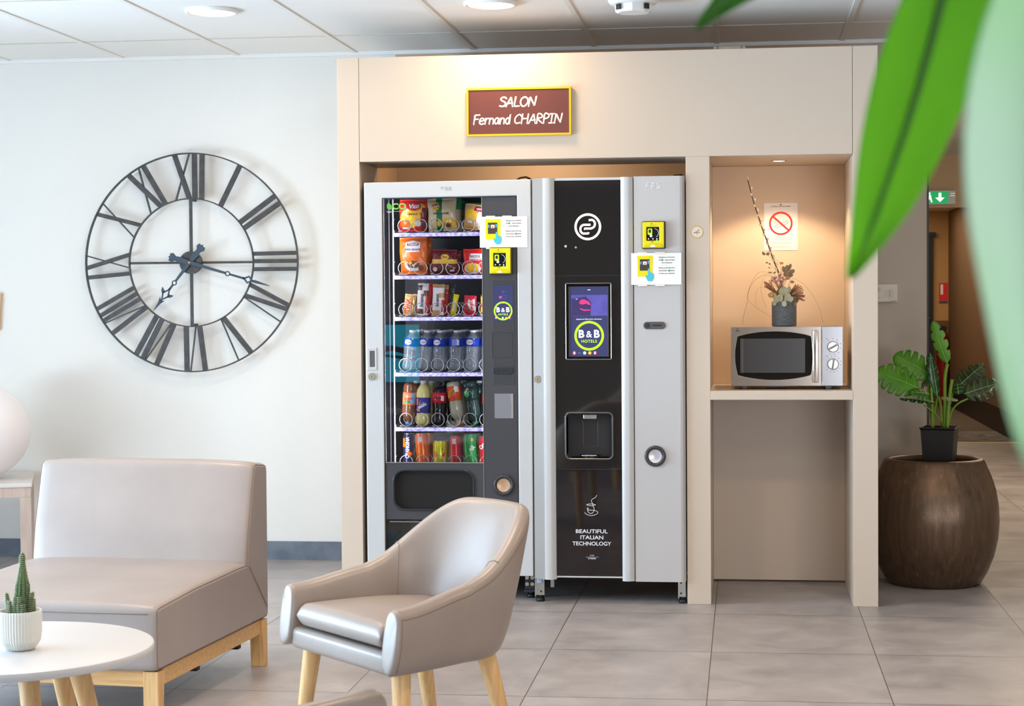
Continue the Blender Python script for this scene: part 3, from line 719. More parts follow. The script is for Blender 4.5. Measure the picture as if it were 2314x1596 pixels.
# ---- card reader, screens, coin slots shared by both machines
def poly_on(par, name, m, pts, y, t=.0006):
    return wp(MB().prism(pts, y-t, y), name, m, par)
M_scr = mat('screen_navy', (52, 54, 84), .12, emit=(62, 64, 104), es=.75)
M_lime = mat('logo_lime', (170, 236, 20), .5, emit=(170, 240, 10), es=.85)
M_scrw = mat('screen_white', (225, 230, 250), .5, emit=(225, 230, 255), es=.9)
def reader(cx, cz, par, y):
    w, h = .0445, .0545
    base = wp(MB().rbox(cx-w-.003, cx+w+.008, y-.014, y, cz-h-.004, cz+h+.004, .004), 'card_reader', mat('reader_back', (60, 48, 34), .5), par)
    mb = MB(); mb.prism([(cx-w, cz-h), (cx+w+.002, cz-h), (cx+w+.002, cz+h), (cx-w, cz+h)], y-.033, y-.014, holes=[[(cx-w+.017, cz-h+.030), (cx+w-.018, cz-h+.030), (cx+w-.018, cz+h-.021), (cx-w+.017, cz+h-.021)]])
    mb.build('cover', M_yel, base, bevel=.003)
    MB().box(cx-w+.017, cx+w-.018, y-.029, y-.016, cz-h+.030, cz+h-.021).build('screen', mat('reader_screen', (26, 26, 30), .15), base)
    # tap lip at the foot, arrow lights and prints
    mb = MB(); mb.prism([(cx-w+.005, cz-h+.002), (cx+w-.004, cz-h+.002), (cx+w-.004, cz-h+.008)]+[(cx+(w-.008)*math.cos(R(q)), cz-h+.008+.012*math.sin(R(q))) for q in range(10, 175, 15)]+[(cx-w+.005, cz-h+.008)], y-.038, y-.032); mb.build('tap_lip', mat('reader_yellow_dark', (214, 200, 20), .3), base, bevel=.0015)
    MB().prism(circ(cx, cz-h+.004, .011, 12, 0, 180, rz=.008), y-.0388, y-.038).build('tap_light', mat('tap_glow', (200, 205, 240), .4, emit=(200, 210, 255), es=.6), base)
    sc = MB(); a, b = cx-.0125, cz+.014
    sc.prism(rrect(a-.010, a+.009, b-.013, b+.013, .003), y-.0302, y-.029); sc.build('icon_card', mat('icon_lime', (190, 236, 20), .4, emit=(190, 240, 20), es=.6), base)
    MB().box(a-.006, a+.004, y-.031, y-.030, b-.005, b+.009).build('icon_window', M_ink, base)
    MB().prism(circ(a+.004, b-.018, .006, 12), y-.0303, y-.029).build('icon_hand', mat('icon_pink', (216, 190, 222), .4, emit=(216, 190, 222), es=.5), base)
    mb = MB(); mb.tube([(x, y-.0298, z) for x, z in circ(cx+.004, cz+.008, .019, 14, -60, 80)], .0006, 5); mb.build('icon_arc', M_scrw, base)
    for k, xx in enumerate((-.019, .0, .017)): MB().prism(circ(cx+xx-.0005, cz-.0165, .0026, 10), y-.0300, y-.029).build('button', M_scrw, base)
    MB().prism(circ(cx+.0165, cz-.0235, .0040, 16), y-.0302, y-.029).build('green_button', mat('ok_green', (20, 210, 90), .4, emit=(20, 220, 90), es=.8), base)
    MB().cyl((cx-.006, y-.0340, cz+h-.007), (cx-.006, y-.033, cz+h-.007), .0022, n=12).build('camera_dot', M_ink, base)
    mb = MB()
    for k in range(3): mb.box(cx-.013+.011*k, cx-.009+.011*k, y-.0336, y-.033, cz+h-.014, cz+h-.0125)
    mb.box(cx-.009, cx+.002, y-.0336, y-.033, cz-h+.0245, cz-h+.0265); mb.build('small_print', M_ink, base)
    MB().box(cx-.022, cx-.014, y-.0337, y-.033, cz+h-.0145, cz+h-.012).build('status_light', mat('status_green', (120, 230, 90), .4, emit=(110, 240, 90), es=.8), base)
    return base
def notice(cx, cz, w, h, y, label, name='paper_notice'):
    t = thing(name, label, 'notice', (cx, y, cz), group='payment notices taped to the machines')
    MB().box(-w, w, -.0008, 0, -h, h).build('sheet', M_paper, t)
    # printed picture of the reader
    px_, pz_ = -w*.44, h*.14; k = .93
    MB().prism([(px_-.034*k, -.045*k+pz_), (px_+.034*k, -.045*k+pz_), (px_+.036*k, .05*k+pz_), (px_-.036*k, .05*k+pz_)], -.0014, -.0008).build('printed_reader', M_yel, t)
    MB().prism([(px_-.024*k, -.018*k+pz_), (px_+.020*k, -.018*k+pz_), (px_+.020*k, .034*k+pz_), (px_-.024*k, .034*k+pz_)], -.0018, -.0014).build('printed_screen', mat('print_dark', (62, 52, 50), .5), t)
    MB().box(px_-.009, px_+.007, -.0021, -.0018, pz_+.008, pz_+.022).build('printed_card', M_paper, t)
    MB().prism(circ(px_-.001, pz_+.013, .004, 12), -.0024, -.0021).build('printed_dot', mat('print_orange', (226, 110, 60), .5), t)
    mb = MB(); mb.box(px_-.021, px_-.015, -.0021, -.0018, pz_+.010, pz_+.022); mb.box(px_+.011, px_+.017, -.0021, -.0018, pz_+.012, pz_+.026); mb.build('printed_tabs', mat('print_sky', (80, 160, 200), .5), t)
    mb = MB(); mb.prism([(px_+.012, pz_-.008), (px_+.017, pz_-.008), (px_+.019, pz_-.022), (px_+.036, pz_-.030), (px_+.037, pz_-.047), (px_+.030, pz_-.062), (px_+.013, pz_-.062), (px_+.004, pz_-.048), (px_+.001, pz_-.038), (px_+.006, pz_-.036), (px_+.011, pz_-.040)], -.0026, -.0018); mb.build('printed_hand', mat('print_cyan', (74, 184, 204), .5), t)
    tx = w*.42
    for s, z in (('Appuyez sur le bouton', .050), ('vert       avant de faire', .038), ('votre sélection', .026), ('Please, push first the', .004), ('green button       before', -.008), ('to start your selection', -.020)):
        text('lettering', s, mat('print_text', (70, 62, 66), .5), t, (tx, -.0012, z*.98), .0052, width=.068 if len(s) > 16 else .046, bold=.02, ext=.0002)
    MB().prism(circ(tx-.018, .0375, .0042, 14), -.0022, -.0008).build('green_dot', mat('print_green', (40, 170, 80), .5), t)
    MB().prism(circ(tx+.010, -.0080, .0042, 14), -.0022, -.0008).build('green_dot', mat('print_green'), t)
    MB().box(tx-.022, tx+.010, -.0012, -.0008, .0145, .0152).build('rule', mat('rule_grey', (190, 186, 186), .5), t)
    for x in (-w*.55, w*.15): 
        for zz in (h, -h): MB().box(x-.02, x+.02, -.0012, -.0002, zz-.006, zz+.004).build('tape', mat('clear_tape', (236, 226, 214), .15), t)
    return t
def coin_return(cx, cz, r, par, y, dishcol):
    o = wp(MB().lathe([(r*.62, .0), (r*.66, .010), (r*.84, .016), (r*.98, .010), (r, .0)], 40, M=Matrix.Translation((cx, y, cz)) @ Matrix.Rotation(R(90), 4, 'X')), 'coin_return_ring', mat('ring_grey', (58, 58, 62), .25), par)
    MB().lathe([(0, .004), (r*.3, .0045), (r*.63, .009)], 32, M=Matrix.Translation((cx, y, cz)) @ Matrix.Rotation(R(90), 4, 'X')).build('coin_dish', dishcol, o)
    return o
def coin_slot(x0_, x1_, zc, par, y, m):
    h = .0155
    o = wp(MB().prism(rrect(x0_, x1_, zc-h, zc+h, h*.99, 8), y-.006, y), 'coin_slot', m, par, bevel=.002)
    MB().cyl((x0_+.018, y-.0075, zc), (x0_+.018, y-.006, zc), .0105, n=20).build('return_button', M_char2, o, autos=True)
    MB().box(x0_+.040, x1_-.014, y-.0064, y-.0055, zc-.0028, zc+.0028).build('slot', M_ink, o)
    return o
def bb_logo(cx, cz, r, par, y):
    th = r*.16
    wp(MB().prism(circ(cx, cz, r, 48), y-.0006, y, holes=[circ(cx, cz, r-th, 48)]), 'logo_ring', M_lime, par)
    wt('lettering', 'B', M_scrw, par, (cx-r*.52, y-.0003, cz+r*.10), r*.52, bold=.045, width=r*.38, ext=.0003)
    wt('lettering', '&', M_scrw, par, (cx, y-.0003, cz+r*.08), r*.46, bold=.01, width=r*.40, ext=.0003)
    wt('lettering', 'B', M_scrw, par, (cx+r*.52, y-.0003, cz+r*.10), r*.52, bold=.045, width=r*.38, ext=.0003)
    wt('lettering', 'HOTELS', M_lime, par, (cx, y-.0003, cz-r*.38), r*.20, bold=.018, width=r*1.04, space=1.15, ext=.0003)
def ui_flags(cx, cz, step, r, par, y):
    cols = [((224, 90, 100),), ((96, 92, 130),), ((140, 200, 150),), ((240, 150, 40),), ((230, 80, 50),)]
    for k, (c,) in enumerate(cols):
        wp(MB().prism(circ(cx+step*k, cz, r if k != 1 else r*.5, 14), y-.0006, y), 'flag_icon', mat('flag_%s' % ('rose', 'slate', 'mint', 'amber', 'vermilion')[k], c, .4, emit=c, es=.7), par)
        if k in (0, 2, 3, 4): wp(MB().box(cx+step*k-r*.3, cx+step*k+r*.3, y-.0008, y-.0006, cz-r*.75, cz+r*.75), 'flag_band', M_scrw if k != 3 else mat('flag_yellow', (250, 210, 60), .4, emit=(250, 210, 60), es=.7), par)

# snack machine controls
yc = .008
reader(*(-0.7977, 1.4781), snack, yc)
wp(MB().box((-0.8350, 1.3830)[0], (-0.7387, 1.3822)[0]-.0, yc-.0012, yc, (-0.8384, 0.9428)[1], (-0.8350, 1.3945)[1]), 'control_plate', mat('control_plate', (58, 58, 62), .4), snack, bevel=.0008)
ax, az = (-0.8313, 1.3734); bx, bz = (-0.7457, 1.2200)
wp(MB().box(ax, bx, yc-.0025, yc-.001, bz, az), 'screen', M_scr, snack)
ys = yc-.0026
mb = MB(); cxs, czs = (-0.7872, 1.3387)
mb.tube([(x, ys-.0003, z) for x, z in circ(cxs, czs+.006, .005, 12)], .0006, 4, closed=True); mb.tube([(cxs-.004, ys-.0003, czs-.012), (cxs+.016, ys-.0003, czs-.010), (cxs+.010, ys-.0003, czs-.024), (cxs-.006, ys-.0003, czs-.024), (cxs-.004, ys-.0003, czs-.012)], .0006, 4)
wp(mb, 'screen_art', mat('art_blue', (96, 96, 210), .4, emit=(96, 96, 220), es=.8), snack)
wp(MB().prism(circ(cxs-.013, czs-.017, .006, 12), ys-.0006, ys), 'screen_art', mat('art_rose', (190, 70, 120), .4, emit=(200, 60, 120), es=.6), snack)
wp(MB().box(cxs-.019, cxs+.019, ys-.0006, ys, (-0.7875, 1.2967)[1]-.001, (-0.7875, 1.2967)[1]+.001), 'caption', M_scrw, snack)
cxl, czl = (-0.7887, 1.2623)
bb_logo(cxl, czl, .0405, snack, ys-.0002)
ui_flags(cxl-.031, (-0.7899, 1.2327)[1], .0148, .0045, snack, ys-.0012)
ax, az = (-0.8367, 1.1688); bx, bz = (-0.7488, 1.0594)
mb = MB(); mb.prism([(ax, bz), (bx, bz), (bx, az), (ax, az)], yc-.0018, yc, holes=[[(ax+.0015, bz+.0015), (bx-.0015, bz+.0015), (bx-.0015, az-.0015), (ax+.0015, az-.0015)]]); wp(mb, 'cover_plate', M_char2, snack)
coin_slot((-0.8380, 1.0041)[0], (-0.7453, 1.0039)[0], (-0.7916, 1.0040)[1], snack, yc, M_char2)
ax, az = (-0.8291, 0.9044); bx, bz = (-0.7468, 0.7971)
wp(MB().box(ax, bx, yc-.002, yc, bz, az), 'note_window', mat('note_window', (128, 128, 134), .2), snack)
wp(MB().prism([(bx-.011, bz+.001), (bx-.001, bz+.001), (bx-.001, az-.001), (bx-.014, az-.001), (bx-.008, (az+bz)/2)], yc-.0026, yc-.002), 'note_window_painted_glare', mat('note_glare_paint', (150, 146, 142), .25), snack)  # lighter shape painted as glare on the note window
coin_return(*(-0.7915, 0.5071), .046, snack, yc, mat('dish_warm', (196, 160, 126), .35, .3))
notice(*(-0.7833, 1.6029), .1035, .0665, -.001, 'white payment notice taped across the edge of the snack machine window')
# the notice's foot bracket and levelling foot of the snack machine
def foot(fx, fy, par, hgt=.02, r=.019):
    o = wp(MB().lathe([(0, 0), (r, 0), (r, .008), (r*.8, .02), (0, .02)], 24, (fx, fy, 0)), 'levelling_foot', M_black, par)
    MB().cyl((fx, fy, .018), (fx, fy, .045), .007, n=12).build('bolt', M_steel, o); return o
bmk = wp(MB().rbox(-.712, -.6685, .09, .15, .040, .112, .002), 'hinge_bracket', mat('bracket_black', (44, 40, 44), .4), snack)
MB().box(-.716, -.6685, .085, .17, .030, .040).build('bracket_plate', M_char2, bmk)
for xx in (-.702, -.679):
    for zz in (.093, .065): MB().cyl((xx, .083, zz), (xx, .09, zz), .0085, n=16).build('screw', M_steel, bmk, autos=True)
foot(-.690, .13, snack)
foot(-1.36, .13, snack); foot(-1.36, .75, snack); foot(-.70, .75, snack)
wp(MB().rbox(-1.375, -1.345, .09, .15, .040, .112, .002), 'leg_bracket', mat('bracket_black'), snack)
for xx in (-1.36, -.70): wp(MB().box(xx-.01, xx+.01, .74, .76, .02, .112), 'leg_bracket', mat('bracket_black'), snack)
# cable clip on the top edge
wp(MB().tube([(-.735, .06, 1.828), (-.715, .05, 1.838), (-.69, .05, 1.841), (-.672, .06, 1.833)], .004, 6), 'top_latch', M_black, snack)

# ------------------------------------------------------------------ COFFEE MACHINE
cof = thing('coffee_vending_machine', 'silver coffee vending machine with a tall gloss black centre panel and touch screen', 'vending machine', (-.33, .4, 0))
a_ = -.6615; b_ = (-0.6133, 1.2671)[0]; c_ = (-0.5609, 1.2667)[0]; d_ = (-0.2758, 1.2649)[0]; e_ = (-0.2248, 1.2646)[0]; f_ = (-0.0252, 1.2633)[0]; g_ = -.004
ztop = 1.830; zb = .104
wp(MB().box(a_+.006, g_-.004, .05, .78, .11, 1.822), 'cabinet_body', mat('machine_side', (40, 38, 40), .5), cof)
mb = MB(); mb.prism([(a_, .05), (a_, .010), (a_+.004, .002), (b_-.002, -.030), (b_+.004, -.034), (b_+.004, .05)], zb, ztop, axis='Z'); wp(mb, 'door_edge', mat('silver_grey_edge', (140, 134, 128), .42, .1), cof)
mb = MB(); n_ = 8
arc = [(b_+.004+(c_-b_-.004)*t/n_, -.034-.006*math.sin(math.pi*t/n_*.9)+.014*(t/n_)**2.2) for t in range(n_+1)]
mb.prism(arc+[(c_, .05), (b_+.0045, .05)], zb, ztop, axis='Z'); wp(mb, 'door_column', M_silver, cof, autos=True)
arc = [(d_+(e_-d_)*t/n_, -.020-.014*math.sin(math.pi*(.15+.8*t/n_))) for t in range(n_+1)]
mb = MB(); mb.prism(arc+[(e_, .05), (d_, .05)], zb-.004, ztop, axis='Z'); wp(mb, 'door_column', M_silver, cof, autos=True)
mb = MB(); mb.prism([(e_+.003, .05), (e_+.003, -.018), (e_+.006, -.0225), (f_, -.0225), (f_+.010, -.019), (g_-.001, .0), (g_, .05)], zb-.006, ztop+.002, axis='Z'); wp(mb, 'service_door', M_silverd, cof)
wp(MB().box(e_-.001, e_+.004, .0, .05, zb, ztop), 'door_gap', mat('gap_olive', (110, 100, 70), .6), cof)
# gloss black panels
zs1 = (-0.4170, 1.4100)[1]; zs2 = (-0.4220, 0.5799)[1]; zg1 = (-0.4145, 1.8191)[1]; zgb = (-0.4247, 0.1188)[1]
wp(MB().box(c_+.001, d_-.001, -.016, .04, zs1+.003, zg1), 'upper_panel', M_blackg, cof)
bx0, bz1 = (-0.5217, 0.8273); bx1, bz0 = (-0.3116, 0.6204)
bay = rrect(bx0+.008, bx1-.008, bz0+.008, bz1-.008, .016, 6); bayo = rrect(bx0, bx1, bz0, bz1, .024, 6)
mb = MB(); mb.prism([(c_+.001, zs2+.001), (d_-.001, zs2+.001), (d_-.001, zs1), (c_+.001, zs1)], -.016, .045, holes=[bay]); wp(mb, 'middle_panel', M_blackg, cof)
wp(MB().box(c_+.001, d_-.001, -.0165, .04, zgb, zs2-.002), 'lower_panel', mat('gloss_black_brown', (20, 14, 18), .04, coat=.6), cof)
wp(MB().box(c_, d_, -.018, .04, zgb-.007, zgb-.0005), 'bottom_trim', M_silver, cof)
wp(MB().box(c_+.001, d_-.001, -.010, .04, zs1-.0, zs1+.003).box(c_+.001, d_-.001, -.012, .04, zs2-.002, zs2+.001), 'panel_seam', M_char, cof)
wp(MB().box(c_, d_, -.018, .04, zg1, ztop), 'top_trim', M_silver, cof)
mb = MB(); mb.prism(bayo, -.024, -.014, holes=[bay]); wp(mb, 'bay_frame', mat('bay_frame', (110, 112, 112), .2, .8), cof, bevel=.003)
# cup bay
mb = MB()
i0, i1, j0, j1 = bx0+.008, bx1-.008, bz0+.008, bz1-.008
mb.box(i0, i1, .1, .104, j0, j1); mb.box(i0-.003, i0, -.012, .104, j0, j1); mb.box(i1, i1+.003, -.012, .104, j0, j1); mb.box(i0, i1, -.012, .104, j1, j1+.003); mb.box(i0, i1, -.012, .104, j0-.003, j0)
by = wp(mb, 'cup_bay', mat('bay_dark', (34, 38, 44), .3), cof)
cxm = (i0+i1)/2
MB().cyl((cxm, .05, j0), (cxm, .05, j0+.012), .042, n=32).build('drip_tray', M_char2, by, autos=True)
MB().tube([(cxm-.034, .012, j1-.03), (cxm-.028, .012, j1-.046), (cxm-.028, .02, j0+.045), (cxm+.034, .02, j0+.048), (cxm+.034, .012, j1-.03)], .0012, 5).build('cup_guide', mat('guide_grey', (96, 100, 106), .3, .5), by)
MB().rbox(cxm-.03, cxm+.03, .02, .07, j1-.026, j1-.004, .004).build('nozzle', M_steel, by)
MB().rbox(cxm-.035, cxm+.03, .0, .012, j0+.006, j0+.011, .002).build('tray_grille', M_steel, by)
# illuminated emblem
ex_, ez_ = (-0.4176, 1.6204)
M_logo = mat('emblem_white', (240, 226, 214), .5, emit=(255, 232, 212), es=.75)
yl = -.0165
wp(MB().prism(circ(ex_, ez_, .0575, 56), yl-.001, yl, holes=[circ(ex_, ez_, .0475, 56)]), 'emblem_ring', M_logo, cof)
def ribbon(pts, w, y, name, m, par):
    mb = MB(); pts = [Vector((p[0], p[1])) for p in pts]; L_ = []; R_ = []
    for i, p in enumerate(pts):
        d = (pts[min(i+1, len(pts)-1)]-pts[max(i-1, 0)]).normalized(); n_ = Vector((-d.y, d.x))*w
        L_.append(p+n_); R_.append(p-n_)
    for i in range(len(pts)-1):
        mb.prism([(R_[i].x, R_[i].y), (R_[i+1].x, R_[i+1].y), (L_[i+1].x, L_[i+1].y), (L_[i].x, L_[i].y)], y-.001, y)
    return wp(mb, name, m, par)
k_ = .0575/136.
def ep(u, v): return (ex_+(u-702)*k_, ez_-(v-622)*k_)
up = [ep(712, 562), ep(722, 551)]+[(ep(735, 590)[0]+.0166*math.cos(R(a)), ep(735, 590)[1]+.0166*math.sin(R(a))) for a in range(95, -91, -20)]
up = [ep(712, 556), ep(738, 552)]+[ep(738+37*math.cos(R(a)), 594-42*math.sin(R(a))) for a in range(80, -81, -20)]+[ep(738, 640), ep(668, 640), ep(672, 652)]
ribbon(up, .0046, yl, 'emblem_swirl', M_logo, cof)
dn = [ep(730, 602), ep(662, 602)]+[ep(662-36*math.cos(R(a)), 647-44*math.sin(R(a))*-1*-1) for a in range(80, -81, -20)]+[ep(662, 690), ep(706, 690), ep(712, 678)]
ribbon(dn, .0046, yl, 'emblem_swirl', M_logo, cof)
q1 = (-0.5134, 1.5381); q2 = (-0.4696, 1.5328)
wp(MB().cyl((q1[0], -.019, q1[1]), (q1[0], -.016, q1[1]), .0055, n=16), 'sensor_dot', M_silver, cof, autos=True)
wp(MB().cyl((q2[0], -.019, q2[1]), (q2[0], -.016, q2[1]), .0048, n=16), 'sensor_dot', M_steel, cof, autos=True)
# touch screen
sx0, sz1 = (-0.5144, 1.3803); sx1, sz0 = (-0.3168, 1.0512)
ix0, iz1 = (-0.4973, 1.3650); ix1, iz0 = (-0.3338, 1.0646)
mb = MB(); mb.prism(rrect(sx0, sx1, sz0, sz1, .005, 3), -.030, -.016, holes=[rrect(sx0+.0035, sx1-.0035, sz0+.0035, sz1-.0035, .004, 3)]); sfr = wp(mb, 'screen_frame', M_chrome, cof, bevel=.001)
mb = MB(); mb.prism(rrect(sx0+.0035, sx1-.0035, sz0+.0035, sz1-.0035, .004, 3), -.024, -.016, holes=[[(ix0, iz0), (ix1, iz0), (ix1, iz1), (ix0, iz1)]]); wp(mb, 'screen_bezel', mat('bezel_black', (16, 14, 12), .08), cof, bevel=.001)
mb = MB(); mb.box(ix0-.0035, ix0-.0005, -.026, -.016, iz0, iz1).box(ix1+.0005, ix1+.0035, -.026, -.016, iz0, iz1); wp(mb, 'screen_edge', M_chrome, cof)
scr = wp(MB().box(ix0, ix1, -.0215, -.016, iz0, iz1), 'screen', M_scr, cof)
ysc = -.0216
pa = (-0.4899, 1.3289); pb = (-0.3347, 1.2398)
wp(MB().box(pa[0], pb[0], ysc-.0005, ysc, pb[1], pa[1]), 'screen_picture', mat('picture_violet', (84, 76, 150), .3, emit=(84, 76, 160), es=.75, noise=(18, (60, 60, 120))), cof)
pcx, pcz = (-0.4407, 1.2925)
wp(MB().prism([(pa[0]+.001, pb[1]+.001), (pcx+.033, pb[1]+.001), (pcx+.036, pcz+.006), (pcx+.012, pcz+.03), (pa[0]+.001, pcz+.02)], ysc-.0007, ysc-.0004), 'screen_picture', mat('picture_dark', (52, 44, 84), .3, emit=(52, 44, 90), es=.7), cof)
mb = MB(); mb.prism([(pcx-.016, pcz+.002), (pcx-.010, pcz+.014), (pcx+.004, pcz+.018), (pcx+.016, pcz+.012), (pcx+.026, pcz+.008), (pcx+.034, pcz-.006), (pcx+.024, pcz-.006), (pcx+.016, pcz), (pcx+.004, pcz-.004), (pcx-.008, pcz-.004)], ysc-.0010, ysc-.0007)
mb.prism([(pcx-.010, pcz-.020), (pcx+.004, pcz-.026), (pcx+.028, pcz-.026), (pcx+.036, pcz-.030), (pcx+.004, pcz-.032), (pcx-.012, pcz-.024)], ysc-.0010, ysc-.0007)
wp(mb, 'screen_picture', mat('picture_pink', (210, 50, 110), .3, emit=(215, 50, 110), es=.7), cof)
wp(MB().box(pcx-.03, pcx-.022, ysc-.001, ysc-.0007, pcz+.018, pcz+.02), 'screen_picture', M_scrw, cof)
wp(MB().box((-0.4137, 1.3510)[0]-.006, (-0.4137, 1.3510)[0]+.006, ysc-.0006, ysc, (-0.4137, 1.3491)[1], (-0.4137, 1.3491)[1]+.0028), 'clock_readout', M_scrw, cof)
wt('lettering', "Appuyez sur l'écran pour commencer", M_scrw, cof, ((-0.4145, 1.2251)[0], ysc-.0003, (-0.4145, 1.2251)[1]), .0042, width=.111, bold=.03, ext=.0003)
bb_logo(*(-0.4140, 1.1540), .0635, cof, ysc-.0002)
ui_flags((-0.4782, 1.0802)[0], (-0.4782, 1.0802)[1], .0222, .0072, cof, ysc-.0002)
# cup drawing and slogan
M_lw = mat('slogan_white', (214, 216, 222), .5, emit=(214, 216, 222), es=.12)
sc_ = 4.2
def cp_(u, v): return (-0.7073, 0.6567)[0]+(u/sc_)*.0019385, (-0.7073, 0.6567)[1]-(v/sc_)*.0019385
def cline(pts, name='cup_drawing'):
    q = catmull([cp_(u, v) for u, v in pts], 5)
    return wp(MB().tube([(x, -.0170, z) for x, z in q], .0011, 5), name, M_lw, cof)
cline([(696, 408), (682, 430), (650, 450), (648, 472), (660, 490), (655, 505), (630, 505), (600, 498), (640, 490), (685, 498), (660, 508), (672, 530), (665, 565), (640, 580), (615, 565), (610, 540), (606, 530), (616, 530), (612, 560), (620, 548), (680, 552), (706, 570), (680, 592), (630, 598), (590, 580), (584, 568)])
for s, v, w in (('BEAUTIFUL', 748, 298), ('ITALIAN', 805, 214), ('TECHNOLOGY', 863, 362)):
    x_, z_ = cp_(648, v); wt('lettering', s, M_lw, cof, (x_, -.0170, z_), .0168, width=w/sc_*.0019385, bold=.02, ext=.0003)
x_, z_ = cp_(650, 972); wt('lettering', 'FAS', M_lw, cof, (x_, -.0170, z_), .005, width=.0175, ext=.0002)
x_, z_ = cp_(650, 1001); wt('lettering', 'LYDIA', M_lw, cof, (x_, -.0170, z_), .0058, width=.034, bold=.04, ext=.0002)
x_, z_ = cp_(652, 987); wp(MB().box(x_-.027, x_+.027, -.0172, -.0165, z_-.0004, z_+.0004), 'rule', M_lw, cof)
# service door fittings
yd = -.0225
mx_, mz_ = (-0.1345, 1.7913)
mb = MB(); q = .0021
def seg(pts): mb.tube([(mx_+u, yd-.0005, mz_+v) for u, v in pts], .0011, 5)
seg([(-.030, -.010), (-.030, .006), (-.026, .010), (-.016, .010)]); seg([(-.030, .0), (-.018, .0)])
seg([(-.010, .010), (.002, .010), (.005, .006), (.002, .0), (-.008, .0), (-.011, -.006), (-.008, -.010), (.004, -.010)])
seg([(.026, .010), (.014, .010), (.012, .004), (.015, .0), (.026, .0), (.028, -.006), (.026, -.010), (.012, -.010)])
wp(mb, 'maker_mark', M_inkw, cof)
reader(*(-0.1375, 1.5812), cof, yd)
coin_slot((-0.1819, 1.1979)[0], (-0.0874, 1.1974)[0], (-0.1337, 1.1967)[1], cof, yd, mat('slot_grey', (86, 82, 80), .3))
coin_return(*(-0.1336, 0.6383), .0455, cof, yd, mat('dish_silver', (206, 204, 210), .3, .5))
notice(*(-0.1259, 1.4377), .1065, .0675, yd-.008, 'white payment notice taped to the coffee machine door below its yellow reader')
lock(*(-0.6369, 0.9674), cof, -.014)
# feet and brackets
for fx, bx_ in ((-.638, (-.658, -.618)), (-.020, (-.040, -.008))):
    br = wp(MB().box(bx_[0], bx_[1], .012, .016, .030, .108).box(bx_[0], bx_[0]+.004, .0, .06, .024, .108), 'leg_bracket', M_steel, cof)
    for zz in (.09, .045): MB().cyl((bx_[0]+.026 if fx < -.1 else bx_[0]+.012, .009, zz), (bx_[0]+.026 if fx < -.1 else bx_[0]+.012, .013, zz), .004, n=10).build('screw', M_black, br)
    foot(fx, .034, cof); foot(fx, .72, cof)
    wp(MB().box(fx-.01, fx+.01, .70, .74, .02, .112), 'leg_bracket', M_steel, cof)
wp(MB().rbox(-.650, -.626, -.004, .010, .082, .106, .003), 'foot_cap', mat('cap_blue_grey', (150, 166, 190), .35), cof)
wp(MB().box(-.600, -.585, .10, .12, .05, .112).box(-.604, -.581, .095, .125, .085, .112), 'drain_bracket', M_silverd, cof)
wp(MB().tube([(-.07, .06, 1.824), (-.05, .05, 1.837), (-.015, .05, 1.840)], .0045, 6), 'top_latch', M_black, cof)

# ================================================================== PRODUCTS IN THE SNACK MACHINE
def rowx(p):     # column position along the trays
    a, b = (-1.2819, 0.9944)[0], (-0.8845, 0.9935)[0]; return a+(b-a)*(p-900)/200
def ordw(k): return ('front', 'second', 'third', 'fourth')[k]
def bag(name, label, cat, x, z, w, h, d, mats, cf, y=.20, tilt=0., group=None, taper=0., wr=.35, nu=48, nv=60):
    t = thing(name, label, cat, (x, y, z+.0048+w*.5*abs(math.sin(R(tilt)))), group=group); t.rotation_euler = (0, R(tilt), 0)
    rnd = random.Random(hash(name) % 97+int(x*1000))
    ph = [rnd.uniform(0, 6.28) for _ in range(6)]
    def hw(v): return w/2*(1-taper*v)*(1+.025*math.sin(9*v+ph[0]))
    def thk(u, v):
        e = max(0, 1-abs(u)**3)**.5; f = max(0., math.sin(math.pi*min(max((v-.06)/.88, 0), 1)))**.45
        cr = .0011*math.sin(17*u+5*math.sin(9*v+ph[3])+ph[4])*(.25+abs(v-.5)**1.5*3)+.0006*math.sin(31*v+8*u+ph[5])*abs(u)
        return d/2*e*f*(1+wr*.25*math.sin(7*u+11*v+ph[1])*(.3+abs(u)))+cr*f*e+.0006
    mb = MB()
    def P3(u, v, s): return (u*hw(v), s*thk(u, v), v*h+.006*h*math.sin(5*u+ph[2])*(v > .9))
    F = [[mb.b.verts.new(P3(-1+2*i/nu, j/nv, -1)) for i in range(nu+1)] for j in range(nv+1)]
    B = [[mb.b.verts.new(P3(-1+2*i/nu, j/nv, 1)) for i in range(nu+1)] for j in range(nv+1)]
    for j in range(nv):
        for i in range(nu):
            u = -1+2*(i+.5)/nu; v = (j+.5)/nv
            mb.mi = cf(u, v); f = mb._face([F[j][i], F[j][i+1], F[j+1][i+1], F[j+1][i]]); f.smooth = True
            mb.mi = 0; f = mb._face([B[j][i], B[j][i+1], B[j+1][i+1], B[j+1][i]]); f.smooth = True
    mb.mi = 0
    for j in range(nv):
        mb._face([F[j][0], B[j][0], B[j+1][0], F[j+1][0]]); mb._face([F[j][nu], B[j][nu], B[j+1][nu], F[j+1][nu]])
    for i in range(nu):
        mb._face([F[0][i], B[0][i], B[0][i+1], F[0][i+1]]); mb._face([F[nv][i], B[nv][i], B[nv][i+1], F[nv][i+1]])
    o = mb.build('packet', mats, t)
    def surf(xx, zz):
        v = min(max(zz/h, 0), 1); u = max(-1, min(1, xx/max(hw(v), 1e-5))); return -thk(u, v)
    t['_s'] = 0; del t['_s']
    return t, surf
PRN = {}
def lift(t):
    PRN[t.name] = PRN.get(t.name, 0)+1; return .0010+.0005*PRN[t.name]
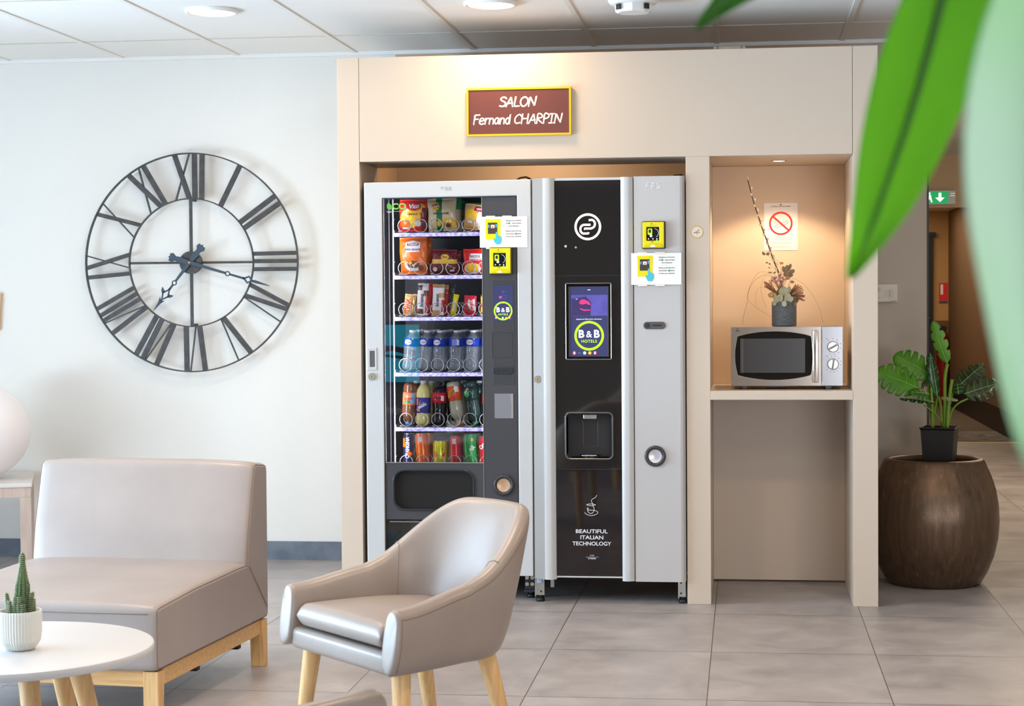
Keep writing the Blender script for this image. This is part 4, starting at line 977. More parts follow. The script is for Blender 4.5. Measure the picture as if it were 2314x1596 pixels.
def blabel(t, surf, s, m, cx, cz, h, width=None, bold=.03, rot90=False, shear=0., ang=0):
    o = text('lettering', s, m, t, (0, 0, 0), h, width=width, bold=bold, ext=.0003, shear=shear)
    A = R(90 if rot90 else ang); up_ = lift(t)+.0006
    for v in o.data.vertices:
        x, y, z = v.co; x, z = x*math.cos(A)-z*math.sin(A), x*math.sin(A)+z*math.cos(A)
        v.co = (x+cx, surf(x+cx, z+cz)-up_+y, z+cz)
    return o
def bpatch(t, surf, pts, m, name='print', n=5):
    """printed patch following the packet"""
    b = bmesh.new(); f = b.faces.new([b.verts.new((p[0], 0, p[1])) for p in pts])
    bmesh.ops.triangulate(b, faces=b.faces[:]); bmesh.ops.subdivide_edges(b, edges=b.edges[:], cuts=n, use_grid_fill=True)
    up_ = lift(t)
    for v in b.verts: v.co.y = surf(v.co.x, v.co.z)-up_
    me = bpy.data.meshes.new(name); b.to_mesh(me); b.free(); me.materials.append(m)
    o = bpy.data.objects.new(name, me); COL.objects.link(o); o.parent = t
    md = o.modifiers.new('s', 'SOLIDIFY'); md.thickness = .0004; md.offset = 1
    return o
def foil(name, c, r=.28): return mat('foil_'+name, c, r, coat=.3)
F_red = foil('red', (214, 38, 30)); F_or = foil('orange', (236, 110, 20)); F_yl = foil('yellow', (244, 196, 40)); F_mar = foil('maroon', (112, 32, 38))
F_cr = foil('cream', (226, 206, 164)); F_gr = foil('green', (20, 130, 66)); F_wh = foil('white', (236, 234, 236)); F_br = foil('brown', (110, 66, 44)); F_tan = foil('tan', (212, 168, 112)); F_pink = foil('rose', (196, 34, 56)); F_lem = foil('lemon', (238, 222, 20))
def px2(x, y, Y=.16): return x
def ell(u, v, cu, cv, ru, rv): return ((u-cu)/ru)**2+((v-cv)/rv)**2 < 1
YF = .178
# row one
zt = TZ[0]
def c_vico(u, v):
    if u > .62 and v < .75: return 2
    if ell(u, v, -.15, .42, .75, .30): return 1
    if ell(u, v, .35, .74, .5, .16): return 1
    return 0
x_ = (-1.2123, 1.6620)[0]
def mk_vico(y, lab):
    t, s = bag('crisp_packet', lab, 'crisps', x_, zt, .126, .142, .045, [F_red, F_yl, F_mar], c_vico, y=y, tilt=2, group='crisp packets on the top tray'); return t, s
t, s = mk_vico(YF, 'red and yellow crisp packet at the left of the top tray')
bpatch(t, s, circ(.006, .112, .030, 24, rz=.020), F_pink); blabel(t, s, 'Vico', F_wh, .006, .112, .020, width=.044, bold=.05, ang=8, shear=.2)
blabel(t, s, 'Classique', F_mar, -.002, .078, .010, width=.048, bold=.01, shear=.3, ang=4)
bpatch(t, s, circ(-.034, .032, .020, 16), F_or); bpatch(t, s, [(-.046, .010), (-.016, .010), (-.016, .018), (-.046, .018)], F_wh); bpatch(t, s, circ(.026, .036, .013, 18), F_wh)
t2, _ = bag('crisp_packet', 'dark maroon crisp packet behind the red and yellow one on the top tray', 'crisps', x_+.002, zt, .126, .146, .04, [F_mar, F_mar, F_mar], lambda u, v: 0, y=YF+.0975, group='crisp packets on the top tray')
x_ = (-1.0770, 1.6603)[0]
def c_lays(u, v): return 1 if -.38 < u < .05 else (2 if (u > .1 and .12 < v < .40 and ell(u, v, .5, .25, .5, .17)) else 0)
t, s = bag('crisp_packet', 'cream crisp packet with a green stripe and round yellow badge on the top tray', 'crisps', x_, zt, .128, .146, .045, [F_cr, F_gr, F_yl], c_lays, y=YF, tilt=-2, taper=-.02, group='crisp packets on the top tray')
bpatch(t, s, circ(-.026, .111, .0185, 24), F_yl); bpatch(t, s, [(-.046, .106), (-.044, .118), (-.020, .122), (-.004, .118), (-.006, .106), (-.026, .102)], F_red); blabel(t, s, 'Lays', F_wh, -.026, .112, .012, width=.034, bold=.05, ang=4)
blabel(t, s, 'PAYSANNE', mat('print_dark_green', (40, 60, 30), .5), -.002, .078, .0095, width=.068, bold=.02)
bpatch(t, s, circ(-.012, .036, .010, 14, rz=.014), F_yl)
bpatch(t, s, [(.010, .020), (.038, .016), (.040, .034), (.012, .036)], F_br)
t2, _ = bag('crisp_packet', 'green crisp packet behind the cream and green one on the top tray', 'crisps', x_+.004, zt, .128, .150, .04, [F_gr, F_cr, F_gr], lambda u, v: 1 if v < .68 else 0, y=YF+.0975, group='crisp packets on the top tray')
t2, _ = bag('crisp_packet', 'green topped crisp packet, third back behind the cream and green one', 'crisps', x_+.006, zt, .128, .146, .04, [F_gr, F_cr, F_gr], lambda u, v: 1 if v < .72 else 0, y=YF+.195, group='crisp packets on the top tray')
x_ = (-0.9245, 1.6584)[0]
t, s = bag('crisp_packet', 'tan crisp packet with red name at the right end of the top tray', 'crisps', x_, zt, .124, .112, .045, [F_tan, F_yl, F_wh], lambda u, v: 1 if ell(u, v, -.5, .55, .45, .25) else (2 if ell(u, v, .2, .45, .3, .3) else 0), y=YF, tilt=6, group='crisp packets on the top tray')
bpatch(t, s, [(-.02, .085), (.024, .078), (.03, .098), (-.012, .104)], F_pink); blabel(t, s, 'Vico', F_wh, .004, .092, .010, width=.028, bold=.05, ang=10)
bpatch(t, s, [(-.044, .030), (-.022, .028), (-.022, .036), (-.044, .038)], F_wh)
t2, _ = bag('crisp_packet', 'cream and green crisp packet behind the tan one on the top tray', 'crisps', x_+.004, zt, .124, .132, .04, [F_cr, F_gr, F_tan], lambda u, v: 1 if v > .8 else 0, y=YF+.0975, group='crisp packets on the top tray')
# row two
zt = TZ[1]; x_ = (-1.2081, 1.4657)[0]
t, s = bag('snack_pouch', 'tall orange dried fruit pouch with a white badge on the second tray', 'snack', x_, zt, .118, .165, .04, [F_or, F_wh, F_br], lambda u, v: 2 if ell(u, v, .0, .26, .52, .10) else (1 if ell(u, v, 0, .20, .58, .12) else 0), y=YF, taper=-.08, tilt=-1)
bpatch(t, s, [(-.030, .098), (.030, .098), (.034, .140), (.0, .150), (-.034, .140)], F_wh); bpatch(t, s, [(-.026, .126), (.026, .126), (.026, .138), (-.026, .138)], F_mar)
blabel(t, s, 'TOKAPI', F_wh, 0, .132, .008, width=.044, bold=.06); blabel(t, s, "Mix'envie", mat('print_violet', (90, 60, 130), .5), 0, .110, .011, width=.070, bold=.01, shear=.3)
bpatch(t, s, circ(-.012, .050, .006, 8), F_yl); bpatch(t, s, circ(.010, .046, .006, 8), F_or); bpatch(t, s, circ(.0, .040, .005, 8), F_cr); bpatch(t, s, circ(.034, .028, .012, 10), F_br)
bag('snack_pouch', 'second orange dried fruit pouch behind the tall orange one', 'snack', x_+.003, zt, .118, .165, .04, [F_or], lambda u, v: 0, y=YF+.0975, taper=-.08)
x_ = (-1.0717, 1.4644)[0]
t, s = bag('nut_packet', 'maroon nut packet with a yellow band lying back on the second tray', 'snack', x_, zt, .128, .108, .045, [F_mar, F_yl, F_br], lambda u, v: 1 if .42 < v < .60 else (2 if ell(u, v, .1, .22, .55, .17) else 0), y=YF, taper=.16, tilt=1)
bpatch(t, s, circ(.004, .075, .018, 20, rz=.012), F_yl); blabel(t, s, 'Noix', F_mar, .004, .075, .010, width=.024, bold=.03, shear=.2); bpatch(t, s, circ(-.040, .020, .010, 16), F_wh); bpatch(t, s, [(.026, .010), (.046, .012), (.046, .020), (.026, .018)], F_wh)
bag('nut_packet', 'second maroon nut packet behind the front one on the second tray', 'snack', x_+.003, zt, .122, .106, .045, [F_mar], lambda u, v: 0, y=YF+.0975)
x_ = (-0.9241, 1.4631)[0]
t, s = bag('nut_packet', 'bright red peanut packet at the right end of the second tray', 'snack', x_, zt, .122, .110, .045, [F_red, F_yl, F_wh], lambda u, v: 1 if ell(u, v, -.32, .25, .5, .17) else (2 if ell(u, v, -.32, .22, .6, .21) else 0), y=YF, taper=-.03)
bpatch(t, s, [(-.034, .060), (.026, .060), (.028, .088), (-.028, .090)], F_wh); bpatch(t, s, [(-.028, .072), (.014, .072), (.014, .083), (-.028, .083)], F_mar); blabel(t, s, 'TOKAPI', F_wh, -.007, .0775, .006, width=.036, bold=.05); blabel(t, s, 'CACAHUETES', M_ink, -.004, .064, .006, width=.05, bold=.01, shear=.3)
# row three
zt = TZ[2]
def bar(name, label, cat, px_, w, h, mats, cf, tilt, y=YF, d=.020, **k): return bag(name, label, cat, px_, zt, w, h, d, mats, cf, y=y, tilt=tilt, nu=30, nv=50, **k)
t, s = bar('chocolate_bar', 'gold wrapped chocolate bar with red lettering at the left of the third tray', 'chocolate bar', (-1.2424, 1.2696)[0], .036, .094, [mat('foil_gold', (214, 172, 110), .25, .3), F_yl], lambda u, v: 0, 7)
blabel(t, s, 'TWIX', F_red, .0, .044, .020, width=.064, bold=.07, rot90=True)
for k in (1, 2): bar('chocolate_bar', 'gold wrapped chocolate bar, %s from the front, at the left of the third tray' % ordw(k), 'chocolate bar', (-1.2424, 1.2696)[0]+.003*k, .036, .094, [mat('foil_gold')], lambda u, v: 0, 5, y=YF+.0975*k)
def c_bu(u, v): return 1 if (u > .55 and .05 < v < .6) else (2 if (u < -.1 and v > .78 and v < .95) or (u > .15 and .60 < v < .78) or (u < .2 and .04 < v < .2) else 0)
t, s = bar('chocolate_bar', 'tall white and red chocolate bar with brown squares on the third tray', 'chocolate bar', (-1.1737, 1.2692)[0], .050, .142, [F_wh, F_red, F_br], c_bu, 3)
blabel(t, s, 'bueno', mat('print_brown', (60, 30, 26), .5), -.003, .066, .016, width=.058, bold=.03, rot90=True, shear=.2)
bar('chocolate_bar', 'red backed chocolate bar behind the tall white and red one', 'chocolate bar', (-1.1737, 1.2692)[0]+.003, .050, .144, [F_red], lambda u, v: 0, 3, y=YF+.0975)
t, s = bar('chocolate_bar', 'tall white chocolate bar with a cream top band in the middle of the third tray', 'chocolate bar', (-1.1022, 1.2687)[0], .054, .138, [F_wh, F_red, F_tan], lambda u, v: 2 if v > .88 or (u < .3 and v < .16) or (.1 < u and .55 < v < .72) else (1 if u > .5 and .1 < v < .5 else 0), 2)
blabel(t, s, 'bueno', mat('print_brown'), -.004, .066, .015, width=.056, bold=.03, rot90=True, shear=.2)
bar('chocolate_bar', 'red and cream chocolate bar behind the middle white one', 'chocolate bar', (-1.1022, 1.2687)[0]+.004, .054, .136, [F_red, F_tan], lambda u, v: 1 if v > .86 or abs(u) < .3 else 0, 1, y=YF+.0975)
bar('chocolate_bar', 'dark chocolate bar third back behind the middle white one', 'chocolate bar', (-1.1022, 1.2687)[0]+.012, .056, .136, [foil('dark_olive', (74, 70, 60))], lambda u, v: 0, 4, y=YF+.195)
t, s = bar('cereal_bar', 'slim yellow cereal bar leaning right on the third tray', 'cereal bar', (-1.0358, 1.2683)[0], .024, .092, [F_lem, F_wh], lambda u, v: 0, 11)
blabel(t, s, 'balisto', F_wh, .0, .042, .010, width=.05, bold=.04, rot90=True)
t, s = bar('chocolate_bar', 'dark red chocolate wafer packet with tilted white lettering on the third tray', 'chocolate bar', (-0.9606, 1.2678)[0], .056, .086, [F_pink, F_wh, F_br], lambda u, v: 2 if (u < -.1 and .12 < v < .5 and abs(u+v*.9) < .25) else 0, 3)
bpatch(t, s, [(-.008, .066), (.020, .070), (.024, .020), (.006, .022), (-.010, .045)], F_wh); blabel(t, s, 'KitKat', F_red, .008, .046, .013, width=.048, bold=.06, ang=-78)
t, s = bar('chocolate_bar', 'yellow and brown chocolate bar at the right end of the third tray', 'chocolate bar', (-0.8915, 1.2674)[0], .044, .090, [F_yl, F_red, F_br], lambda u, v: 2 if v < .12 or v > .9 else (1 if .4 < v < .55 else 0), 2)

# bottles --------------------------------------------------------------------
M_pet = bpy.data.materials.new('clear_plastic'); M_pet.use_nodes = True; nt = M_pet.node_tree; nt.nodes.clear()
o_ = nt.nodes.new('ShaderNodeOutputMaterial'); m1 = nt.nodes.new('ShaderNodeMixShader'); m2 = nt.nodes.new('ShaderNodeMixShader'); tr = nt.nodes.new('ShaderNodeBsdfTransparent'); gl = nt.nodes.new('ShaderNodeBsdfGlossy'); df = nt.nodes.new('ShaderNodeBsdfDiffuse'); lw = nt.nodes.new('ShaderNodeLayerWeight')
lw.inputs[0].default_value = .42; tr.inputs[0].default_value = (.86, .90, .93, 1); gl.inputs[1].default_value = .08; df.inputs[0].default_value = (.75, .8, .85, 1); m1.inputs[0].default_value = .16
nt.links.new(tr.outputs[0], m1.inputs[1]); nt.links.new(df.outputs[0], m1.inputs[2]); nt.links.new(lw.outputs['Facing'], m2.inputs[0]); nt.links.new(m1.outputs[0], m2.inputs[1]); nt.links.new(gl.outputs[0], m2.inputs[2]); nt.links.new(m2.outputs[0], o_.inputs[0])
def bottle(name, label, x, z, y, r, h, body, cap, lab=None, labr=(.62, .84), tilt=0., inv=False, group=None, waist=None, cat='bottle', liquid=None):
    t = thing(name, label, cat, (x, y, z+.0048+r*abs(math.sin(R(tilt)))), group=group); t.rotation_euler = (0, R(tilt), 0)
    prof = [(0, .02), (.5, .0), (.86, .0), (.98, .05), (1, .12), (.93, .20), (1, .24), (.94, .30), (.90, .36), (.94, .42), (1., .48), (.97, .53), (1., .56), (1, .74), (.92, .80), (.70, .86), (.42, .905), (.36, .93), (.40, .935), (.40, .945), (.34, .95)]
    if waist: prof = [(0, .02), (.45, .0), (.84, .0), (.98, .06), (1, .16), (.92, .30), (.86, .38), (.92, .46), (1, .54), (1, .72), (.9, .80), (.62, .87), (.38, .91), (.36, .93), (.40, .935), (.40, .945), (.34, .95)]
    T = Matrix.Identity(4)
    if inv: T = Matrix.Translation((0, 0, h)) @ Matrix.Rotation(math.pi, 4, 'X')
    MB().lathe([(a*r, b*h) for a, b in prof], 22, M=T).build('bottle_body', body, t)
    MB().lathe([(0, h), (.38*r, h), (.44*r, .99*h), (.44*r, .945*h), (.33*r, .945*h)], 18, M=T).build('cap', cap, t)
    if liquid: MB().lathe([(0, .02*h)]+[(max(a*r-.0012, 0), b*h) for a, b in prof[1:-6]]+[(0, prof[-7][1]*h)], 18, M=T).build('liquid', liquid, t)
    if lab: MB().lathe([(r*1.005, labr[0]*h), (r*1.02, labr[0]*h), (r*1.02, labr[1]*h), (r*1.005, labr[1]*h)], 28, M=T).build('label_sleeve', lab, t)
    return t
def blet(t, s, m, r, cz, h, width, rot90=False, bold=.04, ang=0, cx=0., shear=0.):
    surf = lambda x, z: -math.sqrt(max(r*r*1.05-x*x, 1e-6))
    return blabel(t, surf, s, m, cx, cz, h, width=width, bold=bold, rot90=rot90, ang=ang, shear=shear)
def bpt(t, pts, m, r): return bpatch(t, lambda x, z: -math.sqrt(max(r*r*1.05-x*x, 1e-6)), pts, m)
M_capw = mat('cap_white', (222, 224, 226), .4); M_blue = mat('label_blue', (30, 60, 180), .3); M_lav = mat('label_lavender', (130, 130, 206), .3); M_sky = mat('label_pale', (206, 220, 236), .3)
zt = TZ[3]; h_ = .178; r_ = .0303
nm = ('leftmost', 'second from the left', 'third from the left', 'fourth from the left', 'fifth from the left', 'rightmost')
for k in range(6):
    bxx = rowx((921, 957, 991, 1028, 1064, 1100)[k]); tl = (7, 5, 2, 2, 3, 3)[k]
    t = bottle('water_bottle', 'clear blue-labelled water bottle, %s in the front row' % nm[k], bxx, zt, .178, r_, h_, M_pet, M_capw, M_blue, (.60, .80), tl, group='water bottles on the fourth tray')
    zl = h_*.70
    if k != 3: bpt(t, circ(-.008, zl, .0155, 18, rz=.0125), M_sky, r_*1.02); blet(t, 'Cristaline', F_pink, r_*1.05, zl, .0042, .026, bold=.03, ang=6, cx=-.007)
    else: bpt(t, [(-.014, zl-.015), (.008, zl-.015), (.008, zl+.015), (-.014, zl+.015)], M_lav, r_*1.02); bpt(t, [(.009, zl-.012), (.018, zl-.012), (.018, zl+.012), (.009, zl+.012)], M_sky, r_*1.02)
    bpt(t, [(.006, zl+.012), (.014, zl+.012), (.014, zl+.017), (.006, zl+.017)], mat('label_lime', (130, 210, 80), .4), r_*1.02)
    for j in (1, 2, 3):
        dup(t, (bxx+.002*j, .178+.0975*j, zt+.0048+r_*math.sin(R(tl*.5))), label='clear water bottle, %s back in the %s column' % (ordw(j), nm[k]), rot=(0, R(tl*.5), 0))
# row five: juices and sodas, some standing on their caps
zt = TZ[4]
def lq(n, c=(0, 0, 0), r=.12): return mat('drink_'+n, c, r, coat=.5)
t = bottle('juice_bottle', 'brown drink bottle standing upside down on its light blue cap, fifth tray', (-1.2421, 0.7579)[0], zt, .178, .031, .185, lq('brown', (112, 68, 44)), mat('cap_blue', (20, 130, 214), .4), lq('label_or', (222, 130, 80)), (.22, .52), 4, True, waist=True)
bpt(t, [(.010, .095), (.027, .098), (.027, .140), (.010, .140)], mat('label_skyblue', (110, 170, 210), .4), .0318); blet(t, 'OASIS', F_red, .0325, .116, .009, .038, ang=8); bpt(t, circ(-.004, .102, .014, 14, rz=.006), F_gr, .0318)
t = bottle('juice_bottle', 'cloudy yellow soda bottle with a deep blue label on the fifth tray', (-1.1742, 0.7580)[0], zt, .178, .031, .198, lq('pale_yellow', (216, 206, 130)), M_capw, lq('label_navy', (50, 56, 150)), (.27, .62), 1, waist=True)
blet(t, 'ORANGINA', F_wh, .0325, .085, .012, .044, ang=30, bold=.06); bpt(t, [(-.026, .066), (-.010, .060), (-.010, .068), (-.026, .074)], F_or, .0318); bpt(t, [(-.024, .09), (-.017, .09), (-.017, .118), (-.024, .118)], F_or, .0318)
t = bottle('cola_bottle', 'dark cola bottle with a red label on the fifth tray', (-1.1025, 0.7581)[0], zt, .178, .031, .190, lq('cola', (24, 20, 26)), M_black, lq('label_red', (206, 36, 50)), (.52, .76), 1, waist=True)
blet(t, 'Cola', mat('print_deep_red', (100, 10, 20), .5), .0325, .124, .013, .036, cx=-.004, shear=.3); bpt(t, [(.012, .110), (.024, .108), (.024, .130), (.012, .132)], F_wh, .0318)
t = bottle('soda_bottle', 'pale citrus soda bottle leaning upside down on its orange cap', (-1.0130, 0.7582)[0], zt, .178, .031, .190, lq('pale_citrus', (176, 176, 150)), mat('cap_orange', (240, 120, 70), .4), lq('label_coral', (236, 92, 50)), (.10, .44), -8, True, waist=True)
bpt(t, [(-.026, .120), (.008, .152), (.008, .166), (-.026, .134)], F_lem, .0318); blet(t, 'SCHWEPPES', M_ink, .0328, .143, .007, .038, ang=42, cx=-.008); bpt(t, [(.008, .145), (.024, .143), (.024, .168), (.008, .172)], F_wh, .0318); bpt(t, circ(-.006, .116, .009, 14), F_pink, .0318)
t = bottle('soda_bottle', 'dark green soda bottle leaning upside down on its green cap', (-0.9377, 0.7584)[0], zt, .178, .031, .192, lq('bottle_green', (44, 66, 60)), mat('cap_green', (20, 150, 80), .4), lq('label_dark_green', (34, 62, 52)), (.12, .44), -9, True, waist=True)
bpt(t, circ(-.014, .138, .013, 16), mat('label_bright_green', (50, 180, 80), .4), .0318); blet(t, 'DIVO', F_wh, .0328, .152, .010, .028, ang=45, cx=-.012)
t = bottle('cola_bottle', 'cola bottle with a bright red label at the right end of the fifth tray', (-0.8823, 0.7585)[0], zt, .178, .031, .185, lq('cola'), F_red, lq('label_red'), (.50, .76), 2, waist=True)
blet(t, 'Coca', F_wh, .0325, .118, .013, .034, cx=-.006, shear=.3)
for k in range(6):   # the ones standing behind
    c = ((134, 82, 52), (206, 196, 130), (30, 24, 30), (150, 146, 130), (50, 66, 62), (28, 22, 28))[k]
    bottle('soda_bottle', 'soft drink bottle behind the front one, %s on the fifth tray' % nm[k], rowx((927, 961, 997, 1034, 1070, 1106)[k])+.006, zt, .2755, .031, .192, lq(('brown', 'pale_yellow', 'cola', 'pale_citrus', 'bottle_green', 'cola')[k], c), M_black if k in (2, 5) else M_capw, None, tilt=1, waist=True)
# row six: cans
zt = TZ[5]
def can(name, label, x, y, z, m, tilt, mtop=None, h=.118, r=.0285):
    t = thing(name, label, 'can', (x, y, z+.0048+r*abs(math.sin(R(tilt))))); t.rotation_euler = (0, R(tilt), 0)
    MB().lathe([(0, .003), (r*.72, .002), (r*.8, 0), (r*.97, .010), (r, .016), (r, h-.012), (r*.86, h-.002), (r*.88, h), (r*.82, h-.004), (0, h-.005)], 28).build('can_body', m, t)
    MB().lathe([(r*.84, h-.003), (r*.89, h-.001), (r*.89, h+.0012), (r*.84, h+.001)], 28).build('rim', M_steel, t)
    tb = MB(); tb.prism(circ(0, -.004, .008, 12), h-.005, h-.0035, axis='Z'); tb.build('pull_tab', M_steel, t)
    return t
cm = [('navy', (44, 42, 84)), ('orange', (240, 110, 20)), ('lemon', (226, 216, 20)), ('red', (206, 36, 56)), ('green', (24, 160, 80)), ('deep_red', (206, 30, 40))]
lb = ['dark blue orange soda can leaning at the left of the bottom tray', 'bright orange soda can leaning left on the bottom tray', 'yellow iced tea can in the middle of the bottom tray', 'red soda can right of the yellow one on the bottom tray', 'green lemon soda can on the bottom tray', 'deep red cola can at the right end of the bottom tray']
for k in range(6):
    xx = rowx((920, 955, 992, 1028, 1062, 1096)[k]); hh = (.150, .150, .118, .140, .145, .138)[k]; rr = (.025, .029, .032, .026, .029, .031)[k]
    tl = (1, -4, 0, -1, -3, -3)[k]
    t = can('drink_can', lb[k], xx, .178, zt, mat('can_'+cm[k][0], cm[k][1], .22, .25), tl, h=hh, r=rr)
    if k == 0: blet(t, 'ORANGINA', F_wh, rr, .088, .017, .095, rot90=True, bold=.05); bpt(t, [(-.022, .09), (-.012, .09), (-.012, .13), (-.022, .13)], F_or, rr); bpt(t, circ(.010, .060, .010, 14), F_or, rr)
    if k == 1: bpt(t, [(-.012, .112), (.006, .112), (.006, .136), (-.012, .136)], mat('barcode_grey', (206, 200, 204), .4), rr)
    if k == 2: bpt(t, [(-.024, .045), (-.012, .045), (-.006, .058), (-.018, .074), (-.026, .07)], F_or, rr); bpt(t, [(.012, .075), (.018, .082), (.016, .088)], F_gr, rr); bpt(t, [(.014, .05), (.024, .05), (.026, .07), (.016, .06)], F_red, rr)
    if k == 3: bpt(t, [(-.010, .104), (.006, .104), (.006, .128), (-.010, .128)], mat('barcode_grey'), rr)
    if k == 4: blet(t, 'Sp', F_wh, rr, .085, .018, .022, rot90=True, bold=.06, cx=.012); bpt(t, [(.010, .118), (.018, .114), (.02, .126), (.012, .132)], F_yl, rr)
    if k == 5: blet(t, 'Coca', F_wh, rr, .098, .018, .036, bold=.06, ang=50, cx=-.006, shear=.3)
    can('drink_can', 'drink can standing behind the front one, %s on the bottom tray' % nm[k], xx+.003, .2755, zt, mat('can_'+cm[k][0]), 0, h=hh*.97, r=rr)

# ================================================================== MICROWAVE NICHE
mwv = thing('microwave', 'stainless steel microwave oven standing on the cream niche shelf', 'microwave', (.427, .25, .9155))
M_brush = mat('polished_steel', (216, 204, 194), .14, 1.)
mx0, mx1, mz0, mz1, my = .1878, .6640, .9315, 1.1862, .105
def mp(u, v): return (mx0+(u-1652)*(mx1-mx0)/253., mz1-(v-738)*(mz1-mz0)/135.)
wp(MB().box(mx0+.004, mx1-.004, my+.012, .44, mz0+.002, mz1-.001), 'casing', mat('casing_steel', (176, 170, 166), .25, .9), mwv, bevel=.002)
sx_ = mp(1857, 0)[0]
arch = []
for i in range(13):
    t_ = i/12; u = 1667+(1833-1667)*t_; v = 760-11.5*math.sin(math.pi*t_)**.8; arch.append(mp(u, v))
for i in range(1, 9): t_ = i/9; arch.append(mp(1833+4*math.sin(math.pi*t_), 760+88*t_))
for i in range(13):
    t_ = i/12; u = 1833-(1833-1667)*t_; v = 848+11.5*math.sin(math.pi*t_)**.8; arch.append(mp(u, v))
for i in range(1, 9): t_ = i/9; arch.append(mp(1667-6*math.sin(math.pi*t_), 848-88*t_))
mb = MB(); mb.prism([(mx0, mz0), (sx_-.0008, mz0), (sx_-.0008, mz1), (mx0, mz1)], my, my+.018, holes=[arch]); dr = wp(mb, 'door', M_brush, mwv, bevel=.0015)
cxw = sum(p[0] for p in arch)/len(arch); czw = sum(p[1] for p in arch)/len(arch)
mb = MB(); mb.prism([(cxw+(p[0]-cxw)*.997, czw+(p[1]-czw)*.997) for p in arch], my+.008, my+.014); mb.build('window_glass', mat('oven_black', (12, 10, 10), .05, coat=.6), dr)
a, b = mp(1673, 765), mp(1820, 843)
mb = MB(); mb.box(a[0], b[0], my+.0072, my+.008, b[1], a[1]); mb.build('window_mesh', mat('oven_mesh', (78, 76, 76), .16, .3), dr)
mb = MB(); mb.box(a[0]+.010, a[0]+.0118, my+.0065, my+.0072, b[1], a[1]); mb.box(a[0]+.004, a[0]+.0052, my+.0065, my+.0072, b[1], a[1]); mb.build('mesh_border', mat('mesh_line', (120, 120, 124), .3), dr)
a, b = mp(1837, 746), mp(1850, 865)
mb = MB(); mb.rbox(a[0], b[0], my-.034, my-.018, b[1], a[1], .005, 3); mb.box(a[0]+.004, b[0]-.004, my-.02, my+.002, a[1]-.022, a[1]-.008); mb.box(a[0]+.004, b[0]-.004, my-.02, my+.002, b[1]+.008, b[1]+.022); mb.build('handle', M_brush, dr, autos=True)
wp(MB().box(sx_+.0008, mx1, my, my+.018, mz0, mz1), 'control_panel', mat('panel_steel', (150, 148, 150), .2, 1.), mwv, bevel=.0015)
for k, v in enumerate((784, 823.5)):
    c = mp(1882.5, v)
    kn = wp(MB().lathe([(.0245, 0), (.0245, .008), (.020, .016), (0, .016)], 32, M=Matrix.Translation((c[0], my, c[1])) @ Matrix.Rotation(R(90), 4, 'X')), 'knob', mat('knob_silver', (236, 234, 230), .22, .75), mwv, autos=True)
    mb = MB(); mb.rbox(-.0045, .0045, -.026, -.014, -.021, .021, .002); 
    g = mb.build('knob_grip', M_chrome, kn, loc=(c[0], my, c[1]), rot=(0, R(62 if k == 0 else 8), 0))
    mb = MB()
    for q in range(11 if k else 8):
        an = R(125-(26 if k else 34)*q); r_ = .034; mb.cyl((c[0]+r_*math.cos(an), my-.0006, c[1]+r_*math.sin(an)), (c[0]+r_*math.cos(an), my+.001, c[1]+r_*math.sin(an)), .0016, n=8)
    mb.box(c[0]-.029, c[0]-.023, my-.0006, my+.001, c[1]+.034, c[1]+.036)
    wp(mb, 'dial_marks', M_ink, mwv)
c = mp(1667, 744); mb = MB(); mb.tube([(c[0]+.0035*math.cos(R(q)), my-.0004, c[1]+.001+.0045*math.sin(R(q))) for q in range(0, 360, 40)], .0006, 4, closed=True); mb.box(c[0]-.008, c[0]+.008, my-.0006, my+.0005, c[1]-.0052, c[1]-.0044); wp(mb, 'maker_emblem', M_ink, mwv)
wt('lettering', 'WHITTIER', M_ink, mwv, (c[0], my-.0004, c[1]-.008), .0034, width=.018, ext=.0003) if False else wp(MB().box(c[0]-.009, c[0]+.009, my-.0006, my+.0005, c[1]-.0088, c[1]-.0066), 'maker_name', mat('maker_print', (70, 60, 56), .5), mwv)
for fx in (.245, .605):
    for fy in (.14, .40): wp(MB().lathe([(0, 0), (.011, 0), (.013, .006), (.017, .010), (.017, .0165), (0, .0165)], 20, (fx, fy, .9158)), 'foot', mat('foot_grey', (110, 108, 104), .4), mwv)
wp(MB().box(.335, .43, .16, .34, .925, .934), 'base_plate', mat('base_grey', (130, 126, 120), .5), mwv)

# dried flowers in their pot -------------------------------------------------
VX, VY, VZ = .418, .235, 1.1866
dfl = thing('dried_flower_arrangement', 'dried flowers with a tall willow twig in a speckled pot on the microwave', 'dried flowers', (VX, VY, VZ))
M_vase = mat('speckled_pot', (54, 58, 62), .6, noise=(420, (106, 112, 116)), bump=(160, .6, .004))
MB().lathe([(0, 0), (.050, 0), (.0535, .003), (.0535, .1065), (.051, .1075), (.0485, .1065), (.0485, .09), (0, .09)], 48).build('pot', M_vase, dfl, autos=True)
kq = .00194; rq = random.Random(3)
def q3(u, v, y=0.): return ((u-1771.5)*kq, y, (734-v)*kq)
M_twig = mat('twig_brown', (84, 50, 34), .7); M_cat = mat('catkin', (226, 206, 170), .8); M_grass = mat('dry_grass', (150, 104, 66), .7)
M_euc = leaf_mat('eucalyptus_leaf', (176, 172, 140), (200, 194, 160), .15, .6); M_dleaf = leaf_mat('dry_leaf', (146, 120, 88), (170, 142, 106), .2, .6); M_berry = mat('dry_berry', (206, 160, 140), .5); M_tan2 = leaf_mat('dry_petal', (206, 160, 96), (220, 178, 116), .3, .6)
wpts = [q3(1771, 680, 0), q3(1766, 640), q3(1760, 615), q3(1750, 590), q3(1742, 568), q3(1734, 543), q3(1724, 516), q3(1715, 488), q3(1706, 460), q3(1697, 426), q3(1691, 404)]
wl = MB().tube(catmull(wpts, 3), [.0036-.00005*i for i in range(31)], 6).build('willow_twig', M_twig, dfl)
